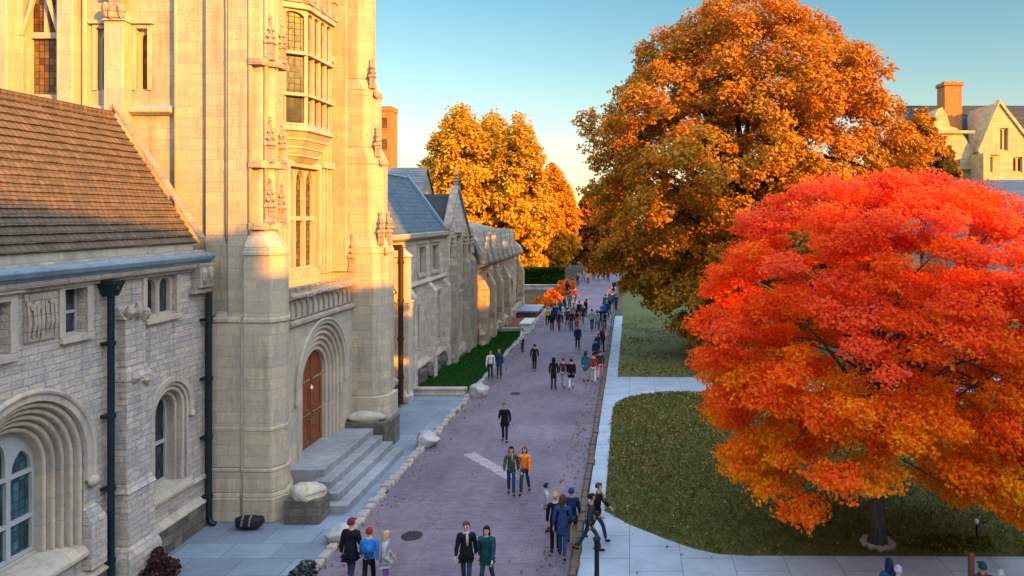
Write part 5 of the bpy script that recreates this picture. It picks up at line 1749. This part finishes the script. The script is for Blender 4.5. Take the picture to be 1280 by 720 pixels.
POSES = {
    'stand': dict(legs={'L': (3, -1), 'R': (-2, -4)}, arms={'L': (4, 12, 10), 'R': (-3, 14, 9)}),
    'stride': dict(legs={'L': (24, 8), 'R': (-12, -32)}, arms={'L': (-18, -4, 9), 'R': (20, 38, 9)}, bend=5),
    'step': dict(legs={'L': (-8, -22), 'R': (16, 6)}, arms={'L': (14, 30, 10), 'R': (-12, 2, 10)}, bend=3),
    'hold': dict(legs={'L': (2, -3), 'R': (5, 0)}, arms={'L': (-6, 48, 6), 'R': (2, 40, 6)}, bend=3),
    'phone': dict(legs={'L': (-6, -16), 'R': (12, 3)}, arms={'L': (20, 95, 10), 'R': (-8, 6, 10)}, bend=4),
    'run': dict(legs={'L': (30, 12), 'R': (-18, -38)}, arms={'L': (-22, 5, 10), 'R': (24, 45, 10)}, bend=6),
}
SKINS = [plain('skin_pale', (.50, .30, .22), .6, .08, 20, .05), plain('skin_tan', (.36, .20, .13), .6, .08, 20, .05), plain('skin_brown', (.15, .08, .05), .6, .08, 20, .05)]
LIB = {}
def lib(pose):
    if pose in LIB: return LIB[pose]
    J = skeleton(POSES[pose]); d = {'J': J}
    bmse = body_mesh('body_' + pose, J)
    hd = J['head']
    eye = plain_eye
    bmse.materials.append(SKINS[0]); bmse.materials.append(eye); bmse.materials.append(lipm)
    for p in bmse.polygons:
        c = p.center - hd
        if c.y < -.05 and abs(abs(c.x) - .033) < .014 and abs(c.z - .045) < .014: p.material_index = 1
        elif c.y < -.06 and abs(c.x) < .024 and abs(c.z + .035) < .011: p.material_index = 2
    d['body'] = bmse
    d['jacket'] = jacket_mesh('jacket_' + pose, J); d['coat'] = jacket_mesh('coat_' + pose, J, .34); d['parka'] = jacket_mesh('parka_' + pose, J, .1, 1.1, True)
    d['trousers'] = trousers_mesh('trousers_' + pose, J)
    d['shoeL'] = shoe_mesh('shoe_' + pose, J, 'L'); d['shoeR'] = shoe_mesh('shoe_r_' + pose, J, 'R')
    for s in ('short', 'long', 'cap'): d[s] = hair_mesh('hair_' + s + pose, J, s)
    d['pack'] = pack_mesh('pack_' + pose, J); d['scarf'] = scarf_mesh('scarf_' + pose, J)
    for k in ('jacket', 'coat', 'parka', 'trousers', 'shoeL', 'shoeR', 'short', 'long', 'cap', 'pack', 'scarf'): d[k].materials.append(None)
    LIB[pose] = d
    return d
plain_eye = plain('eye_dark', (.02, .015, .012), .3); lipm = plain('lip', (.35, .12, .10), .5)
CLOTH = {}
COLS = dict(black=(.010, .010, .012), charcoal=(.03, .03, .034), navy=(.012, .02, .055), denim=(.028, .04, .07), blue=(.02, .042, .11), bright=(.025, .15, .42), teal=(.015, .13, .17), darkteal=(.012, .045, .055),
            orange=(.85, .20, .02), red=(.25, .022, .02), maroon=(.13, .02, .03), white=(.50, .48, .46), grey=(.30, .30, .31), lilac=(.40, .34, .42), purple=(.16, .07, .26), khaki=(.22, .17, .10), olive=(.055, .06, .03), green=(.05, .14, .06),
            brown=(.07, .035, .018), blond=(.42, .28, .12), auburn=(.20, .05, .02), dark=(.012, .009, .008), pink=(.65, .25, .28), yellow=(.55, .40, .06), beige=(.40, .33, .25))
def cloth(c):
    if c not in CLOTH: CLOTH[c] = plain('cloth_' + c, COLS[c], .85, .42, 9, .9, 0, .1, .03)
    return CLOTH[c]


def put(o, mat):
    o.material_slots[0].link = 'OBJECT'; o.material_slots[0].material = mat


NP = [0]
def person(px, py, pose, top, topc, legc, hairstyle, hairc, face, label, scale=1.0, skin=0, pack=None, group='people on the walkway', shoes='black', z=0.0, z_off=0.0):
    x, y = ground_pt(px, py, z)
    d = lib(pose)
    NP[0] += 1
    t_ = thing('person', label, 'person', (x, y, z), group, R(face))
    t_.scale = (scale * .965,) * 3
    def ch(name, me, mat=None):
        o = bpy.data.objects.new(name, me); COL.objects.link(o); o.parent = t_
        if mat is not None: put(o, mat)
        return o
    ch('body', d['body'], SKINS[skin])
    ch('coat' if top == 'coat' else 'jacket', d[top], cloth(topc))
    ch('trousers', d['trousers'], cloth(legc))
    ch('shoe', d['shoeL'], cloth(shoes)); ch('shoe', d['shoeR'], cloth(shoes))
    ch('hat' if hairstyle == 'cap' else 'hair', d[hairstyle], cloth(hairc))
    if pack: ch('backpack', d['pack'], cloth(pack))
    if NP[0] % 3 == 1: ch('scarf', d['scarf'], cloth(['grey', 'beige', 'khaki', 'maroon', 'charcoal'][NP[0] // 3 % 5]))
    return t_

g1 = 'people walking in the foreground'
person(583, 737, 'step', 'parka', 'black', 'denim', 'short', 'brown', 5, 'person in black jacket and blue jeans, left one of the front walking pair', 1.03, 0, None, g1)
person(609, 738, 'stride', 'parka', 'darkteal', 'denim', 'long', 'dark', -8, 'person with long dark hair in dark teal hooded jacket, right one of the front pair', 1.0, 0, None, g1)
person(438, 738, 'step', 'parka', 'black', 'denim', 'cap', 'maroon', 165, 'person in black parka and maroon hat walking away past the nearest boulder', 1.08, 0, None, g1)
person(461, 741, 'stride', 'jacket', 'bright', 'black', 'cap', 'red', 190, 'person in bright blue jacket and red hat beside the black parka', .98, 0, 'bright', g1)
person(481, 738, 'hold', 'parka', 'grey', 'purple', 'long', 'blond', 100, 'blond person in pale grey coat and purple trousers beside the bright blue jacket', .92, 0, None, g1)
person(631, 552, 'phone', 'parka', 'black', 'navy', 'short', 'auburn', 2, 'lone person in black jacket and navy trousers in the middle of the walkway', 1.0, 0, None, g1)
person(639, 620, 'step', 'jacket', 'olive', 'blue', 'long', 'dark', 8, 'person in dark olive top and blue trousers beside the orange jacket', 1.0, 0, None, g1)
person(656, 618, 'stride', 'jacket', 'orange', 'denim', 'long', 'auburn', -6, 'person in bright orange jacket and jeans on the open walkway', 1.0, 0, None, g1)
person(668, 464, 'step', 'coat', 'black', 'black', 'short', 'dark', 180, 'lone person all in black walking near the side lawn', .98, 1, None, g1)
person(692, 487, 'stand', 'coat', 'black', 'charcoal', 'long', 'dark', 170, 'person in long black coat beside the maroon jacket', 1.07, 1, None, g1)
person(704, 485, 'step', 'jacket', 'maroon', 'lilac', 'short', 'brown', 175, 'person in maroon jacket and lilac trousers between two people in black', .98, 0, None, g1)
person(714, 487, 'stride', 'parka', 'black', 'white', 'cap', 'black', 185, 'person in black parka and white trousers beside the maroon jacket', 1.02, 0, None, g1)
person(722, 438, 'step', 'parka', 'navy', 'black', 'short', 'auburn', 10, 'person in navy parka and black trousers walking ahead of the crowd', 1.05, 0, None, g1)
person(732, 477, 'stand', 'coat', 'teal', 'lilac', 'long', 'brown', 160, 'person in long teal coat and lilac trousers by the right kerb', 1.08, 0, None, g1)
person(742, 480, 'step', 'jacket', 'red', 'white', 'short', 'dark', 180, 'person in red jacket and white trousers by the right kerb', 1.05, 0, None, g1)
person(750, 474, 'stride', 'jacket', 'charcoal', 'pink', 'short', 'brown', 175, 'person in charcoal jacket and pink trousers by the right kerb', 1.02, 1, None, g1)
person(682, 664, 'hold', 'jacket', 'grey', 'lilac', 'short', 'navy', 110, 'person in grey jacket and lilac trousers left of the blue long coat', .88, 0, None, g1)
person(694, 690, 'stand', 'coat', 'black', 'black', 'short', 'blond', 185, 'blond person in long black coat beside the blue long coat', 1.02, 0, None, g1)
person(703, 699, 'step', 'coat', 'blue', 'blue', 'long', 'brown', 175, 'person in long blue coat walking away along the right kerb', 1.05, 0, None, g1)
person(714, 684, 'step', 'parka', 'navy', 'khaki', 'cap', 'blue', 180, 'person in navy parka, khaki trousers and blue hat at the right kerb', 1.0, 1, 'navy', g1)
person(737, 690, 'run', 'jacket', 'charcoal', 'darkteal', 'short', 'dark', 100, 'person in charcoal striding on the pale pavement, front one of the two', 1.02, 1, None, g1, z=.012)
person(746, 676, 'run', 'jacket', 'black', 'darkteal', 'short', 'brown', 80, 'person in black striding on the pale pavement, rear one of the two', 1.05, 0, None, g1, z=.012)
g2 = 'people at the bottom right edge'
person(1112, 792, 'step', 'coat', 'blue', 'navy', 'long', 'navy', 185, 'person in blue coat on the pavement below the red maple trunk', 1.0, 0, None, g2, z=.012)
person(1123, 797, 'stand', 'jacket', 'purple', 'navy', 'short', 'lilac', 170, 'person in purple jacket beside the blue coat below the red maple', .98, 0, None, g2, z=.012)
person(1229, 801, 'step', 'parka', 'darkteal', 'black', 'cap', 'darkteal', 180, 'person in dark teal hood beside the timber post', 1.03, 1, None, g2, z=.012)
person(1250, 806, 'hold', 'jacket', 'black', 'black', 'short', 'grey', 150, 'grey-haired person in black jacket at the bottom right corner', 1.0, 0, None, g2, z=.012)
g3 = 'people on the side lawn'
person(613, 475, 'stand', 'jacket', 'white', 'darkteal', 'long', 'brown', 20, 'person in white top and dark teal trousers on the edge of the side lawn', 1.05, 0, None, g3, z=.03)
person(624, 473, 'stand', 'parka', 'blue', 'darkteal', 'long', 'auburn', -10, 'person in blue jacket and dark teal trousers on the edge of the side lawn', 1.05, 0, None, g3, z=.03)
person(653, 440, 'stand', 'jacket', 'white', 'charcoal', 'short', 'dark', 60, 'person in white jacket and charcoal trousers at the far corner of the side lawn', 1.0, 0, None, g3, z=.03)
# the crowd farther up the walk: every combination of clothes appears once
crowd = [(684, 408, 'yellow', 'black'), (690, 414, 'black', 'navy'), (694, 405, 'blue', 'charcoal'), (699, 413, 'navy', 'maroon'), (703, 404, 'white', 'denim'), (709, 409, 'charcoal', 'denim'), (714, 413, 'maroon', 'charcoal'),
         (717, 404, 'grey', 'navy'), (721, 411, 'orange', 'charcoal'), (724, 400, 'black', 'denim'), (729, 405, 'charcoal', 'khaki'), (733, 396, 'black', 'khaki'), (740, 414, 'grey', 'black'), (746, 412, 'white', 'navy'),
         (751, 410, 'navy', 'denim'), (756, 413, 'lilac', 'charcoal'), (754, 402, 'bright', 'navy'), (759, 400, 'blue', 'black'), (762, 393, 'navy', 'black'), (757, 390, 'teal', 'black'), (765, 385, 'blue', 'denim'), (762, 378, 'pink', 'navy'),
         (767, 376, 'white', 'black'), (770, 388, 'darkteal', 'black'), (768, 368, 'black', 'grey'), (706, 392, 'olive', 'denim'), (712, 386, 'green', 'black'), (719, 380, 'red', 'denim'), (700, 396, 'teal', 'denim'),
         (709, 369, 'navy', 'charcoal'), (716, 361, 'black', 'beige'), (722, 357, 'charcoal', 'black'), (729, 353, 'grey', 'denim'), (735, 355, 'yellow', 'navy'), (742, 350, 'darkteal', 'denim'), (748, 352, 'navy', 'khaki'), (755, 350, 'white', 'charcoal'), (760, 353, 'red', 'black'),
         (748, 446, 'charcoal', 'beige'), (754, 440, 'maroon', 'black'), (745, 456, 'navy', 'beige')]
NAMES = dict(bright='bright blue', darkteal='dark teal')
tops = ['jacket', 'parka', 'coat']
HS = [('short', 'brown'), ('long', 'dark'), ('cap', 'black'), ('short', 'blond'), ('long', 'auburn'), ('short', 'dark'), ('cap', 'red')]
PS_ = ['step', 'stand', 'stride', 'phone', 'hold']
for i, (px, py, tc, lc) in enumerate(crowd):
    tp = tops[i % 3]; hs, hc = HS[i % 7]
    where = 'far up the walkway' if py < 372 else 'in the crowd at the left of the walkway' if px < 736 else 'in the crowd along the right kerb'
    lab = 'person in %s %s and %s trousers %s' % (NAMES.get(tc, tc), tp, NAMES.get(lc, lc), where)
    person(px, py, PS_[i % 5], tp, tc, lc, hs, hc, [5, 180, 170, -12, 95, 190, 20][i % 7], lab, .98 + .03 * ((i * 7) % 5), [0, 1, 0, 2, 0][i % 5], [None, 'charcoal', None, None, 'navy', None, 'brown'][i % 7], 'people in the crowd up the walkway')

# ================================================================== LIGHT, SKY, CAMERA
SUN_AZ, SUN_EL = 50.0, 14.0
# clear low sky that deepens upward, overhead part boosted to add fill light
SKY_STOPS = [(0.0, (.56, .44, .33)), (.09, (.53, .45, .355)), (.18, (.42, .465, .385)), (.29, (.31, .43, .39)), (.42, (.8, .75, .68)), (.7, (5.2, 4.1, 3.3))]
sun = bpy.data.lights.new('sun', 'SUN'); sun.energy = 4.5; sun.angle = R(.5); sun.color = (1.0, .40, .01)
so = bpy.data.objects.new('sun', sun); COL.objects.link(so)
dirv = Vector((-math.sin(R(SUN_AZ)) * math.cos(R(SUN_EL)), math.cos(R(SUN_AZ)) * math.cos(R(SUN_EL)), -math.sin(R(SUN_EL))))
so.rotation_euler = dirv.to_track_quat('-Z', 'Y').to_euler()
so.location = (60, -60, 60)
wd = bpy.data.worlds.new('World'); scene.world = wd; wd.use_nodes = True
nt_ = wd.node_tree; nt_.nodes.clear()
wo_ = nt_.nodes.new('ShaderNodeOutputWorld'); bg = nt_.nodes.new('ShaderNodeBackground'); sky = nt_.nodes.new('ShaderNodeTexSky')
sky.sky_type = 'NISHITA'; sky.sun_disc = False; sky.sun_elevation = R(SUN_EL); sky.sun_rotation = R(180 - SUN_AZ)
sky.air_density = 1.0; sky.dust_density = .6; sky.ozone_density = 1.5; sky.altitude = 0
bg.inputs[1].default_value = .15
tcw = nt_.nodes.new('ShaderNodeTexCoord'); sxyz = nt_.nodes.new('ShaderNodeSeparateXYZ'); nt_.links.new(tcw.outputs['Generated'], sxyz.inputs[0])
rmp = nt_.nodes.new('ShaderNodeValToRGB'); nt_.links.new(sxyz.outputs[2], rmp.inputs[0])
el_ = rmp.color_ramp.elements
for p_, c_ in SKY_STOPS[2:]: el_.new(p_)
for e_, (p_, c_) in zip(el_, SKY_STOPS): e_.position = p_; e_.color = (*c_, 1)
mul = nt_.nodes.new('ShaderNodeMix'); mul.data_type = 'RGBA'; mul.blend_type = 'MULTIPLY'; mul.inputs[0].default_value = 1
nt_.links.new(sky.outputs[0], mul.inputs[6]); nt_.links.new(rmp.outputs[0], mul.inputs[7])
nt_.links.new(mul.outputs[2], bg.inputs[0]); nt_.links.new(bg.outputs[0], wo_.inputs[0])
cam = bpy.data.cameras.new('camera'); co = bpy.data.objects.new('camera', cam); COL.objects.link(co)
co.location = (0, 0, CAMZ); co.rotation_euler = (R(90), 0, 0)
cam.sensor_width = 36; cam.lens = F / 1280 * 36
cam.shift_x = -(VX - 640) / 1280; cam.shift_y = -(360 - VY) / 1280
cam.clip_start = .1; cam.clip_end = 6000
scene.camera = co
vs_ = scene.view_settings
vs_.view_transform = 'Standard'; vs_.look = 'None'; vs_.exposure = 1.66; vs_.gamma = 1; vs_.use_curve_mapping = False
scene.cycles.max_bounces = 6; scene.cycles.transparent_max_bounces = 6
scene.cycles.use_denoising = True
